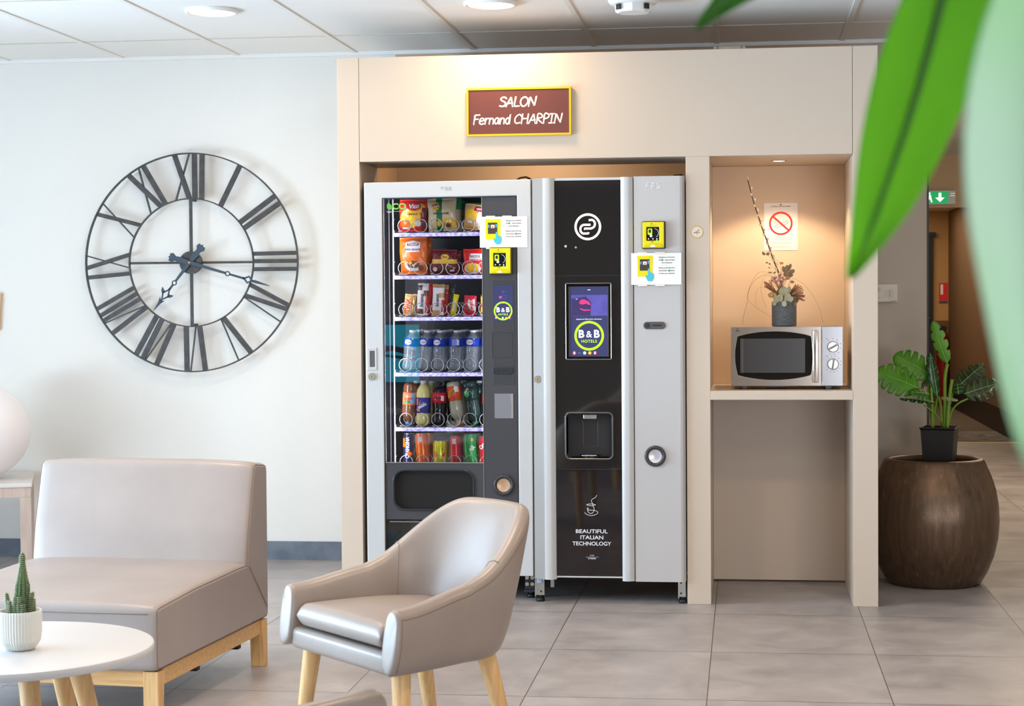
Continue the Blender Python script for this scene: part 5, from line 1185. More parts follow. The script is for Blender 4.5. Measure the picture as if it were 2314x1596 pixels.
for i in range(24):
    t_ = i/23; f_ = t_*9.0; k0 = min(int(f_), 9); w_ = f_-k0
    A_ = Vector(wpts[k0+0]).lerp(Vector(wpts[min(k0+1, 10)]), w_) if k0 < 10 else Vector(wpts[10])
    if A_.z < .20: continue
    s_ = 1 if i % 2 else -1; rr = .0058-.0012*t_
    MB().ball((0, 0, 0), rr, .8, .8, 1.7, 8).build('catkin', M_cat, wl, loc=tuple(A_+Vector((s_*.0045, -.002, .004))), rot=(0, R(s_*16-14), 0))
MB().ball((0, 0, 0), .0055, .8, .8, 1.8, 8).build('catkin', M_cat, wl, loc=tuple(Vector(wpts[-1])+Vector((0, 0, .006))), rot=(0, R(-12), 0))
def blade(pts, r): MB().tube(catmull([q3(*p) for p in pts], 4), r, 4).build('grass_stem', M_grass, dfl)
blade([(1765, 680, 0), (1755, 640, .0), (1738, 618, .01), (1712, 626, .01), (1694, 650, .01), (1689, 680, .01), (1680, 715, .01), (1679, 730, .01)], .0007)
blade([(1768, 680, 0), (1750, 625, .0), (1720, 611, .01), (1702, 630, .01), (1692, 655, .01), (1690, 672, .0), (1712, 694, -.0), (1743, 713, -.062)], .0006)
blade([(1766, 680, 0), (1748, 630, .02), (1728, 622, .02), (1720, 655, .02), (1732, 694, .02)], .0005)
blade([(1763, 680, 0), (1738, 650, .02), (1712, 650, .02), (1708, 690, .02)], .0004)
blade([(1775, 680, 0), (1785, 630, .01), (1808, 635, .01), (1832, 660, .01), (1850, 695, .01), (1858, 728, .01)], .0006)
blade([(1770, 650, 0), (1765, 600, .0), (1755, 585, .0), (1744, 574, .0)], .0007)
blade([(1771, 650, 0), (1764, 606, .01), (1746, 578, .01)], .0007)
blade([(1764, 640, 0), (1756, 612, 0), (1744, 600, 0), (1732, 590, 0)], .0008)
blade([(1762, 645, 0), (1754, 622, 0), (1744, 610, 0)], .0008)
blade([(1752, 596, 0), (1742, 580, 0), (1734, 574, 0), (1726, 570, 0)], .0008)
blade([(1768, 650, 0), (1776, 630, 0), (1779, 612, 0)], .0012)
blade([(1778, 660, 0), (1784, 640, 0), (1790, 632, 0)], .0010)
def petal(name, u, v, y, L_, W_, az, el, m, cup=.25, n=7):
    """a small cupped leaf: az turns it in the picture-parallel plane, el tips it"""
    mb = MB(); rows = []
    for i in range(n+1):
        t_ = i/n; w = W_/2*math.sin(math.pi*min(t_*.9+.06, 1))**.6*(1 if i < n else .15)
        rows.append([(w*s_, -cup*W_*(s_*s_)*.5-.12*L_*t_*t_, L_*t_) for s_ in (-1, -.5, 0, .5, 1)])
    mb.grid(rows); return mb.build(name, m, dfl, loc=q3(u, v, y), rot=(R(el), R(az), 0), solid=.0006)
# (base px, depth, length, width, turn, tip)
for (u, v, y, L_, W_, az, el) in ((1769, 667, -.035, .046, .044, 8, 12), (1763, 680, -.045, .038, .026, -4, 6), (1775, 682, -.04, .046, .030, 18, 8), (1752, 676, -.03, .036, .018, -10, 5), (1758, 680, -.048, .030, .022, -42, 14), (1780, 680, -.044, .034, .022, 40, 20), (1766, 684, -.052, .024, .026, 85, 20), (1754, 682, -.05, .022, .026, -80, 20), (1782, 660, -.02, .030, .016, 4, 0)):
    petal('eucalyptus_leaf', u, v, y, L_, W_, az, el, M_euc)
for i in range(16):
    petal('dried_leaf', 1756+rq.uniform(0, 34), 690-rq.uniform(4, 30), rq.uniform(-.03, .02), .026+rq.uniform(0, .01), .012+rq.uniform(0, .008), rq.uniform(-60, 70), rq.uniform(0, 14), M_dleaf)
for (u, v, y, L_, W_, az, el) in ((1773, 614, 0, .030, .016, -14, 0), (1775, 612, -.005, .032, .014, 12, 0), (1780, 610, 0, .034, .016, 24, 0), (1782, 616, 0, .030, .020, 58, 0), (1776, 622, -.006, .026, .026, 10, 10), (1780, 624, 0, .026, .012, 66, 0), (1782, 618, .01, .022, .014, 36, 0), (1730, 573, 0, .016, .012, -60, 0), (1732, 572, 0, .014, .014, 80, 0), (1726, 570, 0, .010, .006, -40, 0), (1736, 590, 0, .012, .006, -110, 0), (1738, 592, 0, .010, .006, 130, 0), (1745, 614, 0, .018, .006, -80, 0), (1748, 616, 0, .014, .007, 50, 0), (1785, 634, 0, .018, .012, 100, 0), (1741, 604, 0, .012, .004, -60, 0), (1784, 690, -.03, .034, .030, 40, 0), (1790, 680, -.01, .03, .026, 60, 0)):
    petal('dried_leaf', u, v, y, L_, W_, az, el, M_dleaf)
for (u, v, y, r_) in ((1766, 592, .0, .0085), (1743, 664, -.03, .015), (1780, 626, 0, .010), (1758, 668, -.046, .009)):
    MB().ball((0, 0, 0), r_, 1, .6, .8, 10).build('dried_petal', M_tan2, dfl, loc=q3(u, v, y))
# loose buds carried on thin stems
for i in range(36):
    u = 1742+rq.uniform(0, 34); v = 617+rq.uniform(0, 18)+(2 if u < 1750 else 0); y = rq.uniform(-.03, .01)
    b_ = MB().ball((0, 0, 0), .0056, 1, 1, 1, 8); 
    a = Vector((0, 0, 0)); c = Vector(q3(1762, 652, 0))-Vector(q3(u, v, y)); b_.tube([a, c*.5, c], .0007, 4)
    b_.build('berry_sprig', M_berry, dfl, loc=q3(u, v, y))
M_stat = mat('statice', (150, 104, 80), .8)
for i in range(60):
    if i < 20: u0, v0, u1, v1 = 1760, 668, 1727+rq.uniform(0, 14), 632+rq.uniform(0, 16)
    else:
        an = R(rq.uniform(-25, 68)); r_ = rq.uniform(26, 37); u0, v0 = 1782, 668; u1 = u0+r_*math.cos(an); v1 = v0-r_*math.sin(an)*.9
    y = rq.uniform(-.04, .02); A_ = Vector(q3(u0, v0, 0)); B_ = Vector(q3(u1, v1, y)); d = B_-A_
    mb = MB(); mb.tube([A_, A_+d*.5+Vector((0, 0, .003)), B_, B_+Vector((rq.uniform(-.004, .004), 0, -.003))], [.0022, .0020, .0016, .0008], 5)
    mb.ball(tuple(B_), .0028, n=6); mb.ball(tuple(A_.lerp(B_, .8)+Vector((.002, -.002, .002))), .0024, n=6); mb.build('seed_sprig', M_stat if i % 3 else mat('statice_light', (170, 116, 84), .8), dfl)

# no-smoking notice on the niche wall ------------------------------------------
nsx, nsz = (0.4130, 1.6354)
ns = thing('no_smoking_notice', 'white no-smoking notice with a red barred circle pinned to the niche wall', 'notice', (nsx, .6535, nsz))
hw_, hh_ = .0765, .1085
MB().box(-hw_, hw_, -.0008, 0, -hh_, hh_).build('sheet', mat('notice_paper', (244, 236, 226), .5), ns)
r0 = .0535; cz_ = .0150
mb = MB(); mb.prism(circ(0, cz_, r0, 56), -.0016, -.0008, holes=[circ(0, cz_, r0-.0085, 56)]); a = Matrix.Translation((0, 0, cz_)) @ Matrix.Rotation(R(42), 4, 'Y')
mb.prism([(-r0+.004, -.0042), (r0-.004, -.0042), (r0-.004, .0042), (-r0+.004, .0042)], -.0017, -.0009, M=a); mb.build('prohibition_ring', M_red, ns)
mb = MB(); q = [(-.026, -.020+cz_), (-.023, -.012+cz_), (.030, .012+cz_), (.034, .006+cz_), (.031, .0+cz_), (-.020, -.022+cz_)]
mb.tube([(x, -.0011, z) for x, z in q], .0008, 4, closed=True); mb.tube([(-.0205, -.0011, -.011+cz_), (-.018, -.0011, -.019+cz_)], .0007, 4); mb.tube([(.028, -.0011, .011+cz_), (.029, -.0011, .001+cz_)], .0007, 4)
mb.tube([(-.030, -.0011, -.004+cz_), (-.028, -.0011, .002+cz_), (-.034, -.0011, .007+cz_), (-.033, -.0011, .014+cz_)], .0008, 4); mb.tube([(-.025, -.0011, -.002+cz_), (-.022, -.0011, .004+cz_), (-.028, -.0011, .010+cz_), (-.022, -.0011, .018+cz_)], .0008, 4)
mb.build('cigarette_drawing', M_ink, ns)
text('lettering', 'INTERDICTION DE FUMER', mat('heading_brown', (150, 110, 80), .5), ns, (0, -.0010, .0925), .0058, width=.088, bold=.02, ext=.0002)
mb = MB()
for (a, b, z) in ((-.052, .052, -.0530), (-.028, .030, -.0585), (-.052, .050, -.0705), (-.044, .050, -.0775), (-.044, .050, -.0905), (-.044, .042, -.0950)): mb.box(a, b, -.0010, -.0008, z-.0007, z+.0007)
mb.build('small_print', mat('fine_print', (186, 156, 128), .5), ns)
MB().ball((0, -.002, .1005), .003, n=8).build('pin', M_ink, ns)

# ================================================================== PLANTER AND MONSTERA
pl = thing('planter', 'large bronze-brown glazed barrel planter on the tiled floor beside the cabinet', 'planter', (1.102, .68, 0))
M_pl = bpy.data.materials.new('bronze_glaze'); M_pl.use_nodes = True; nt = M_pl.node_tree; b = nt.nodes['Principled BSDF']
tc = nt.nodes.new('ShaderNodeTexCoord'); mpn = nt.nodes.new('ShaderNodeMapping'); mpn.inputs['Scale'].default_value = (30, 30, 1.6); nz = nt.nodes.new('ShaderNodeTexNoise'); nz.inputs['Scale'].default_value = 1.6; nz.inputs['Detail'].default_value = 9; nz.inputs['Roughness'].default_value = .65
rp = nt.nodes.new('ShaderNodeValToRGB'); e = rp.color_ramp.elements; e[0].position = .25; e[1].position = .75; e[0].color = rgb(82, 64, 50); e[1].color = rgb(124, 100, 80)
nt.links.new(tc.outputs['Object'], mpn.inputs[0]); nt.links.new(mpn.outputs[0], nz.inputs['Vector']); nt.links.new(nz.outputs['Fac'], rp.inputs[0]); nt.links.new(rp.outputs[0], b.inputs['Base Color'])
b.inputs['Metallic'].default_value = .65; mr = nt.nodes.new('ShaderNodeMapRange'); mr.inputs[3].default_value = .12; mr.inputs[4].default_value = .36; nt.links.new(nz.outputs['Fac'], mr.inputs[0]); nt.links.new(mr.outputs[0], b.inputs['Roughness'])
bp = nt.nodes.new('ShaderNodeBump'); bp.inputs['Strength'].default_value = .25; bp.inputs['Distance'].default_value = .004; n2 = nt.nodes.new('ShaderNodeTexNoise'); n2.inputs['Scale'].default_value = 26; nt.links.new(mpn.outputs[0], n2.inputs['Vector']); nt.links.new(n2.outputs['Fac'], bp.inputs['Height']); nt.links.new(bp.outputs[0], b.inputs['Normal'])
prof = [(0, 0), (.196, 0), (.212, .010), (.240, .06), (.268, .13), (.286, .21), (.2925, .29), (.289, .36), (.277, .43), (.258, .49), (.234, .545), (.226, .562), (.220, .571), (.208, .574), (.196, .570), (.190, .560), (.195, .53), (.21, .48), (.20, .40), (0, .40)]
MB().lathe(prof, 72).build('shell', M_pl, pl)
MB().lathe([(0, .40), (.198, .40), (.198, .500), (.14, .504), (0, .504)], 40).build('soil', mat('dark_soil', (26, 20, 16), .95), pl)
PX, PY, PZ = 1.126, .66, .5055
mo = thing('potted_monstera', 'split-leaved monstera in a square black pot inside the bronze planter', 'potted plant', (PX, PY, PZ))
def sqring(w, z, a=-14):
    return [(w*x*math.cos(R(a))-w*y*math.sin(R(a)), w*x*math.sin(R(a))+w*y*math.cos(R(a)), z) for x, y in ((-1, -1), (1, -1), (1, 1), (-1, 1))]
hp = .212
mb = MB(); rows = [sqring(.058, 0), sqring(.066, .06), sqring(.075, hp-.012), sqring(.080, hp-.004), sqring(.080, hp), sqring(.075, hp), sqring(.070, hp-.02), sqring(.066, hp-.03)]
V = mb.grid(rows, closed_u=True, smooth=False); mb._face(V[0][::-1]); mb._face(V[-1]); mb.build('pot', mat('matt_black_pot', (22, 19, 17), .45), mo, bevel=.0015)
MB().prism([(p[0], p[1]) for p in sqring(.0655, 0)], hp-.03, hp-.018, axis='Z').build('soil', mat('soil_brown', (70, 52, 36), .95), mo)
kk = .000441
def m3(u, v, y=0.): return Vector(((u-716)*kk, y, hp+(1140-v)*kk))
M_l1 = leaf_mat('monstera_light', (76, 150, 20), (104, 178, 34), .35, .38); M_l2 = leaf_mat('monstera_mid', (50, 112, 24), (74, 140, 34), .3, .32)
M_l3 = leaf_mat('monstera_dark', (18, 60, 34), (34, 84, 46), .2, .25); M_l4 = leaf_mat('monstera_deep', (44, 58, 34), (70, 84, 52), .2, .16); M_l5 = leaf_mat('monstera_fresh', (110, 180, 66), (136, 198, 84), .4, .4)
M_stem = mat('monstera_stem', (112, 150, 40), .4)
def mleaf(base, tip, width, nrm, m, fold=.15, droop=.15, nl=5, slit=.46):
    """split leaf: lobes branch off a bowed midrib on both sides, joined near the midrib"""
    A_, B_ = Vector(base), Vector(tip); ax = B_-A_; L_ = ax.length; d = ax.normalized(); n_ = Vector(nrm); n_ = (n_-d*n_.dot(d)).normalized(); sd = d.cross(n_)
    def mid(t): return A_+ax*t+n_*(droop*L_*(.25-(t-.5)**2)*1.0)
    def pt(t, s, w):   # s in 0..1 outwards
        tt = min(1.0, t+.20*s*(1-t)); wid = width/2*(max(0, math.sin(math.pi*min(1, max(0, .13+.865*t))))**.58)
        return mid(tt)+sd*(w*wid*s)-n_*(fold*width*s*s*.5)+d*(-.10*L_*s*(1-t)**3)
    mb = MB()
    for w in (-1, 1):
        for k in range(nl):
            t0 = k/nl; t1 = (k+1)/nl; rows = []
            for j in range(7):
                s = j/6; g = (max(0, s-slit)/(1-slit))**.5*.27/nl if nl > 1 else 0
                a = t0+(g if k > 0 else 0)*.5; c = t1-(g if k < nl-1 else 0)*.9
                rows.append([pt(a+(c-a)*i/5, s*(1-.05*((i/5-.5)*2)**2*(s > .9)), w) for i in range(6)])
            mb.grid(rows)
    bmesh.ops.remove_doubles(mb.b, verts=mb.b.verts[:], dist=.0004)
    o = mb.build('leaf', m, mo, solid=.0009)
    rb = MB(); rb.tube([mid(t/8)+n_*.0012 for t in range(9)], [.0022*(1-.09*t) for t in range(9)], 5)
    for w in (-1, 1):
        for k in range(1, nl+1):
            t = (k-.5)/nl; rb.tube([pt(t, 0, w)+n_*.001, pt(t, .45, w)+n_*.0012, pt(t, .85, w)+n_*.001], .0007, 4)
    rb.build('veins', mat('leaf_vein', (150, 190, 90), .5), o)
    return o
def mstem(pts, r=.0045): MB().tube(catmull([m3(*p) for p in pts], 4), r, 7).build('stem', M_stem, mo)
mleaf(m3(500, 740, -.04), m3(60, 560, -.06), .150, (.15, -1, .35), M_l1, .16, .1, 5)
mleaf(m3(640, 610, .02), m3(262, 400, .03), .135, (.1, -1, .3), M_l1, .15, .12, 5)
mleaf(m3(795, 492, .0), m3(645, 52, .0), .074, (-.5, -1, .1), M_l5, .3, .12, 4, .6)
mleaf(m3(690, 850, -.02), m3(615, 375, -.02), .062, (.4, -1, .1), M_l3, .4, .1, 4, .7)
mleaf(m3(860, 790, .04), m3(1180, 500, .06), .115, (0, -.9, .8), M_l4, .2, .15, 5)
mleaf(m3(960, 800, -.02), m3(1300, 690, -.03), .125, (.1, -1, .5), M_l4, .18, .12, 5)
mleaf(m3(655, 885, -.05), m3(300, 835, -.08), .060, (0, -.35, 1), M_l3, .2, .1, 4)
mleaf(m3(600, 800, -.05), m3(400, 770, -.10), .070, (0, -.7, .7), M_l2, .2, .1, 4)
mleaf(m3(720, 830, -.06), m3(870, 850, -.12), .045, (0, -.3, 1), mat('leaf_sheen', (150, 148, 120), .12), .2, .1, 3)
mleaf(m3(900, 800, -.03), m3(900, 690, .02), .060, (-.3, -1, .2), M_l3, .3, .1, 3)
mleaf(m3(640, 640, .05), m3(560, 700, .12), .10, (0, -.8, .6), M_l2, .2, .1, 4)
for p, r in (([(640, 1160, 0), (630, 960, 0), (560, 800, -.02), (500, 740, -.04)], .005), ([(650, 1160, .01), (620, 900, .01), (600, 730, .01), (640, 612, .02)], .005), ([(770, 1160, 0), (770, 900, 0), (770, 640, 0), (795, 490, 0)], .0085),
             ([(655, 1160, 0), (665, 1000, 0), (680, 900, -.01), (690, 850, -.02)], .005), ([(790, 1160, 0), (800, 1000, .0), (830, 900, .02), (860, 790, .04)], .004), ([(800, 1160, 0), (835, 990, 0), (900, 900, -.01), (1005, 845, -.02)], .0045), ([(765, 1160, -.01), (700, 1040, -.03), (600, 950, -.05), (540, 905, -.05)], .003),
             ([(790, 1160, -.02), (800, 960, -.02), (820, 760, -.02), (838, 650, -.02)], .0085), ([(640, 1150, -.01), (640, 980, -.02), (630, 800, -.02), (625, 660, -.02)], .007), ([(740, 1160, 0), (720, 900, -.03), (700, 830, -.05)], .005), ([(770, 1160, 0), (730, 980, 0), (705, 840, -.01), (700, 560, .02)], .003)):
    mstem(p, r)

# ================================================================== LOUNGE FURNITURE
def leather(name, c, c2): 
    m = mat(name, c, .36, noise=(3.5, c2), bump=(380, .12, .001)); m.node_tree.nodes['Principled BSDF'].inputs['Coat Weight'].default_value = .12; m.node_tree.nodes['Principled BSDF'].inputs['Coat Roughness'].default_value = .3; return m
M_lth = leather('taupe_leather', (154, 142, 136), (162, 150, 144)); M_lthc = leather('taupe_leather_darker', (142, 128, 119), (150, 136, 127)); M_seam = mat('leather_seam', (126, 110, 98), .6)
def wood(name, c, c2, s=(3, 3, 30)): return mat(name, c, .4, noise=(6, c2, s))
M_wood = wood('beech_wood', (206, 160, 104), (222, 180, 126), (14, 14, 1.2)); M_woodh = wood('beech_rail', (204, 156, 98), (220, 176, 120), (1.2, 14, 14)); M_woodp = wood('pale_wood', (196, 176, 164), (208, 190, 178), (14, 14, 1.2))

# armless lounge seat
so = thing('lounge_seat', 'wide armless taupe leather lounge seat with beech frame, left of the armchair', 'lounge chair', (-1.918, -1.875, 0), R(-5.2))
W_, D_ = .825, 1.0      # local: x -W/2..W/2, y -D/2 front .. back
def syz(y): return y-D_/2
hx = W_/2
def slab(name, prof, x0_, x1_, r, m, par, bulge=.012, soft=()):
    """padded block: a side profile with rounded corners, swept across and swelling a little in the middle"""
    P_ = [Vector((y, z)) for y, z in prof]; n = len(P_); loop = []
    for i in range(n):
        p, q, t_ = P_[i-1], P_[i], P_[(i+1) % n]; rr = r*(.35 if i in soft else 1)
        a = q+(p-q).normalized()*min(rr, (p-q).length*.4); c = q+(t_-q).normalized()*min(rr, (t_-q).length*.4)
        for k in range(6): w = k/5; loop.append(a*(1-w)**2+q*2*w*(1-w)+c*w*w)
        for k in range(1, 8): d_ = t_+(q-t_).normalized()*min(r, (t_-q).length*.4); loop.append(c.lerp(d_, k/8))
    cen = sum(loop, Vector((0, 0)))/len(loop); N = len(loop); L_ = x1_-x0_; rows = []
    nrm = []
    for i in range(N):
        d = (loop[(i+1) % N]-loop[i-1]).normalized(); w = Vector((d.y, -d.x)); nrm.append(w)
    area_ = sum(loop[i].x*loop[(i+1) % N].y-loop[(i+1) % N].x*loop[i].y for i in range(N))
    sg = 1 if area_ > 0 else -1
    xs = [0, .0015, .005, .011, .02]+[.02+(L_-.04)*k/22 for k in range(1, 22)]+[L_-.02, L_-.011, L_-.005, L_-.0015, L_]
    for x in xs:
        e = min(x, L_-x); ins = .013*(1-min(e/.02, 1))**2.4; u = 2*x/L_-1; row = []
        for i, q in enumerate(loop):
            top = max(nrm[i].y*sg, 0)+max(-nrm[i].x*sg, 0)      # swell upwards and forwards
            p = q+nrm[i]*sg*(bulge*top*(1-u**4)-ins); row.append((x0_+x, syz(p.x), p.y))
        rows.append(row)
    b_ = MB(); V = b_.grid(rows, closed_u=True)
    for E_ in (V[0], V[-1]):
        c_ = b_.b.verts.new(sum((v.co for v in E_), Vector())/len(E_))
        for i in range(N): b_._face([E_[i], E_[(i+1) % N], c_])
    for r_, sx_ in ((rows[2], -1), (rows[-3], 1)): MB().tube([Vector(p)+Vector((sx_*.0006, 0, 0)) for p in r_], .0014, 5, closed=True).build('piping', M_seam, par)
    o = b_.build(name, m, par, autos=True)
    for p in o.data.polygons:
        if len(p.vertices) == 3: p.use_smooth = False
    return o
seat_p = [(0, .172), (0, .372), (.30, .388), (.70, .396), (.80, .395), (.84, .172)]
back_p = [(.775, .34), (.80, .50), (.868, .742), (1.0, .728), (1.0, .172), (.82, .172)]
slab('seat', seat_p, -hx, hx, .024, M_lth, so); bk = slab('backrest', back_p, -hx+.002, hx-.002, .026, M_lth, so)
mb = MB()
for s_ in (-1, 1): mb.tube([(s_*(hx+.0004), syz(.80), .385), (s_*(hx+.0004), syz(.975), .215)], .0011, 5)
mb.tube([(-hx+.03, syz(-.0125), .352), (-hx*.5, syz(-.0135), .352), (hx*.5, syz(-.0135), .352), (hx-.03, syz(-.006), .352)], .0012, 5)
mb.build('seam', M_seam, so)
for s_ in (-1, 1):
    x = s_*(hx-.028)
    MB().box(x-.012, x+.012, syz(.03), syz(.97), .118, .170).build('side_rail', M_woodh, so, bevel=.002)
    for y0_, sp_ in ((.012, -1), (.94, 1)):
        pr_ = [(syz(y0_), .170), (syz(y0_)+.052, .170), (syz(y0_)+.052-(.012 if sp_ < 0 else 0), .0), (syz(y0_)+(.012 if sp_ > 0 else 0), .0)]
        MB().prism(pr_, s_*(hx-.006)-(.05 if s_ > 0 else 0), s_*(hx-.006)+(0 if s_ > 0 else .05), axis='X').build('leg', M_wood, so, bevel=.002)
for y in (.03, .955): MB().box(-hx+.04, hx-.04, syz(y), syz(y)+.024, .118, .170).build('cross_rail', M_woodh, so, bevel=.002)
for y in (.42, .80): MB().rbox(hx-.09, hx-.045, syz(y), syz(y)+.03, .088, .120, .004).build('linking_clip', M_black, so)

# tub armchair
def club_chair(label, loc, rz):
    t = thing('tub_armchair', label, 'armchair', loc, rz)
    NU = 64
    def sm(a, b, x): x = min(max((x-a)/(b-a), 0), 1); return x*x*(3-2*x)
    ZB = .325
    def plan(u, v):      # u 0..1 round the U from the right arm front to the left arm front, v 0 bottom .. 1 top
        yf = -.300+.045*v; ya = -.02; fa = .255
        if u < fa:
            k = u/fa; hw0 = .305+.012*v; hw1 = .262+.034*v
            return Vector((hw0+(hw1-hw0)*k**1.7, yf+(ya-yf)*k, 0)), Vector((1, .16*k, 0)).normalized()
        if u > 1-fa:
            p, n = plan(1-u, v); return Vector((-p.x, p.y, 0)), Vector((-n.x, n.y, 0))
        ph = math.pi*(u-fa)/(1-2*fa); a = .262+.034*v; b = .195+.110*v**1.3; ex_ = .86
        c, s = math.cos(ph), math.sin(ph)
        p = Vector((a*math.copysign(abs(c)**ex_, c), ya+b*abs(s)**ex_, 0)); n = Vector((c/a, s/b, 0)).normalized(); return p, n
    def top(u):
        w = sm(.225, .435, u)*sm(.225, .435, 1-u); base = .508+.040*sm(0, .26, min(u, 1-u)); return base+(.735-base)*w-.006*abs(u-.5)*w
    TH_ = .058
    def section(u):
        zt_ = top(u); th = TH_*(1-.12*sm(.2, .4, min(u, 1-u))); out = []
        for k in range(9):      # outside, bottom to top
            v = k/8; vv = (ZB+(zt_-ZB)*v-ZB)/(.735-ZB); p, n = plan(u, vv); bulge = .010*math.sin(math.pi*v)
            z = ZB+(zt_-.022-ZB)*v; rin = .014*(1-min(v*6, 1)); q = p+n*(bulge-rin); out.append(Vector((q.x, q.y, z)))
        p, n = plan(u, (zt_-ZB)/(.735-ZB))
        for a in (50, 90, 130): 
            q = p-n*(th/2-th/2*math.cos(R(a))); out.append(Vector((q.x, q.y, zt_-.022+.022*math.sin(R(a)))))
        for k in range(7):
            v = 1-k/6; z = .345+(zt_-.022-.345)*v; vv = (z-ZB)/(.735-ZB); p, n = plan(u, max(vv, 0)); q = p-n*(th+.006*math.sin(math.pi*v)); out.append(Vector((q.x, q.y, z)))
        return out
    rows = []
    def capped(u, fr, dy):
        s_ = section(u); c = sum(s_, Vector())/len(s_); return [Vector((c.x+(p.x-c.x)*fr, p.y+dy+(c.y-p.y)*0, c.z+(p.z-c.z)*(1-(1-fr)*.45))) for p in s_]
    rows.append(capped(0, .60, -.0125)); rows.append(capped(0, .84, -.0115)); rows.append(capped(0, .955, -.0065))
    for i in range(NU+1): rows.append(section(i/NU))
    rows.append(capped(1, .955, -.0065)); rows.append(capped(1, .84, -.0115)); rows.append(capped(1, .60, -.0125))
    mb = MB(); V = mb.grid(rows, closed_u=True); mb._face(V[0][::-1]); mb._face(V[-1])
    mb.build('shell', M_lthc, t, smooth=True, subd=1)
    # seams
    mb = MB()
    for u in (.30, .70):
        s_ = section(u); mb.tube([p+Vector((0, -.0012, .0004)) for p in s_[9:]], .0009, 4)
    for side in (0, 1):
        pts = []
        for i in range(0, 24):
            u = i/NU; u = 1-u if side else u
            s_ = section(u); n = plan(u, .5)[1]; pts.append(s_[8]+n*.0004-Vector((0, 0, .004)))
        mb.tube(pts, .0010, 4)
        s_ = section(1. if side else 0.); mb.tube([p+Vector((0, .004, 0)) for p in s_[1:9]], .0009, 4)
    mb.build('seam', M_seam, t)
    # pan under the cushion and front rail
    pan = [(plan(i/40, 0)[0]-plan(i/40, 0)[1]*.03) for i in range(41)]; pan = [p for p in pan if p.y > -.27]
    MB().prism([(p.x, p.y) for p in pan], ZB+.004, .356, axis='Z').build('seat_pan', M_lthc, t)
    b_ = MB(); b_.rbox(-.262, .262, -.296, -.235, ZB+.002, .388, .016, 4); b_.build('front_rail', M_lthc, t, autos=True)
    # loose seat cushion, domed
    n = 28; rr = []; 
    def cp(i, j, sgn):
        x = math.sin(math.pi/2*(-1+2*i/n)); y = math.sin(math.pi/2*(-1+2*j/n)); q = lambda a: (1-(1-min((1-abs(a))/.13, 1))**2)**.5
        e = q(x)*q(y); wx = .237*(1-.30*max(0, y)**2.5); yy = -.089+.205*y; cr_ = 1-.05*(abs(x)*abs(y))**6
        return Vector((x*wx*cr_, yy*cr_ if False else yy, .4235+sgn*(.031*e+(.016*(1-x*x)*(1-y*y) if sgn > 0 else 0))-.004*y*e*(sgn > 0)))
    mb = MB(); T_ = [[mb.b.verts.new(cp(i, j, 1)) for i in range(n+1)] for j in range(n+1)]; B_ = [[mb.b.verts.new(cp(i, j, -1)) for i in range(n+1)] for j in range(n+1)]
    for j in range(n):
        for i in range(n): mb._face([T_[j][i], T_[j][i+1], T_[j+1][i+1], T_[j+1][i]]); mb._face([B_[j][i], B_[j+1][i], B_[j+1][i+1], B_[j][i+1]])
    bmesh.ops.remove_doubles(mb.b, verts=mb.b.verts[:], dist=.0002)
    mb.build('seat_cushion', M_lthc, t, smooth=True)
    for sx, sy, tx, ty in ((1, -1, .235, -.235), (-1, -1, .235, -.235), (1, 1, .165, .085), (-1, 1, .165, .085)):
        a = Vector((sx*tx, ty, .338)); e = Vector((sx*(tx+.045), ty+(-.028 if sy < 0 else .075), 0))
        MB().cyl(a, e, .027, .0165, 24).build('leg', M_wood, t, autos=True)
    return t
ch = club_chair('taupe leather tub armchair with beech legs facing left, in front of the snack machine', (-.650, -2.755, 0), R(-47.1))
dup(ch, (-0.596, -5.100, 0), R(232), label='tub armchair whose brown backrest top just enters the bottom edge of the photo')

# coffee table, pot, cactus
ct = thing('coffee_table', 'round white coffee table with splayed wooden legs, holding the cactus pot', 'coffee table', (-1.60, -3.44, 0))
MB().lathe([(0, .428), (.352, .428), (.358, .431), (.360, .436), (.360, .444), (.358, .4485), (.355, .450), (0, .450)], 96).build('table_top', mat('white_laminate', (206, 204, 204), .35), ct, autos=True)
for k, (a, rt, rb_) in enumerate(((-52, .16, .27), (2, .17, .28), (70, .17, .28), (170, .17, .28), (232, .17, .28))):
    MB().cyl((rt*math.cos(R(a)), rt*math.sin(R(a)), .4275), (rb_*math.cos(R(a)), rb_*math.sin(R(a)), 0), .027, .016, 24).build('leg', M_wood, ct, autos=True) if k < 4 else None
kx, ky = -1.556, -3.478
ca = thing('potted_cactus', 'small columnar cactus in a ribbed white pot on the coffee table', 'cactus', (kx, ky, .4505))
MB().lathe([(0, 0), (.030, 0), (.036, .003), (.049, .022), (.0525, .045), (.0528, .095), (.0518, .0985), (.0495, .0985), (.0485, .094), (.0480, .07), (0, .07)], 96, rib=.028, smooth=False).build('pot', mat('ribbed_white_pot', (232, 228, 220), .5), ca)
MB().lathe([(0, .07), (.0475, .07), (.0475, .080), (0, .082)], 24).build('soil', mat('cactus_soil', (150, 126, 96), .95), ca)
M_cac = mat('cactus_green', (66, 96, 58), .6, noise=(90, (96, 124, 76))); M_sp = mat('cactus_spine', (214, 200, 172), .6)
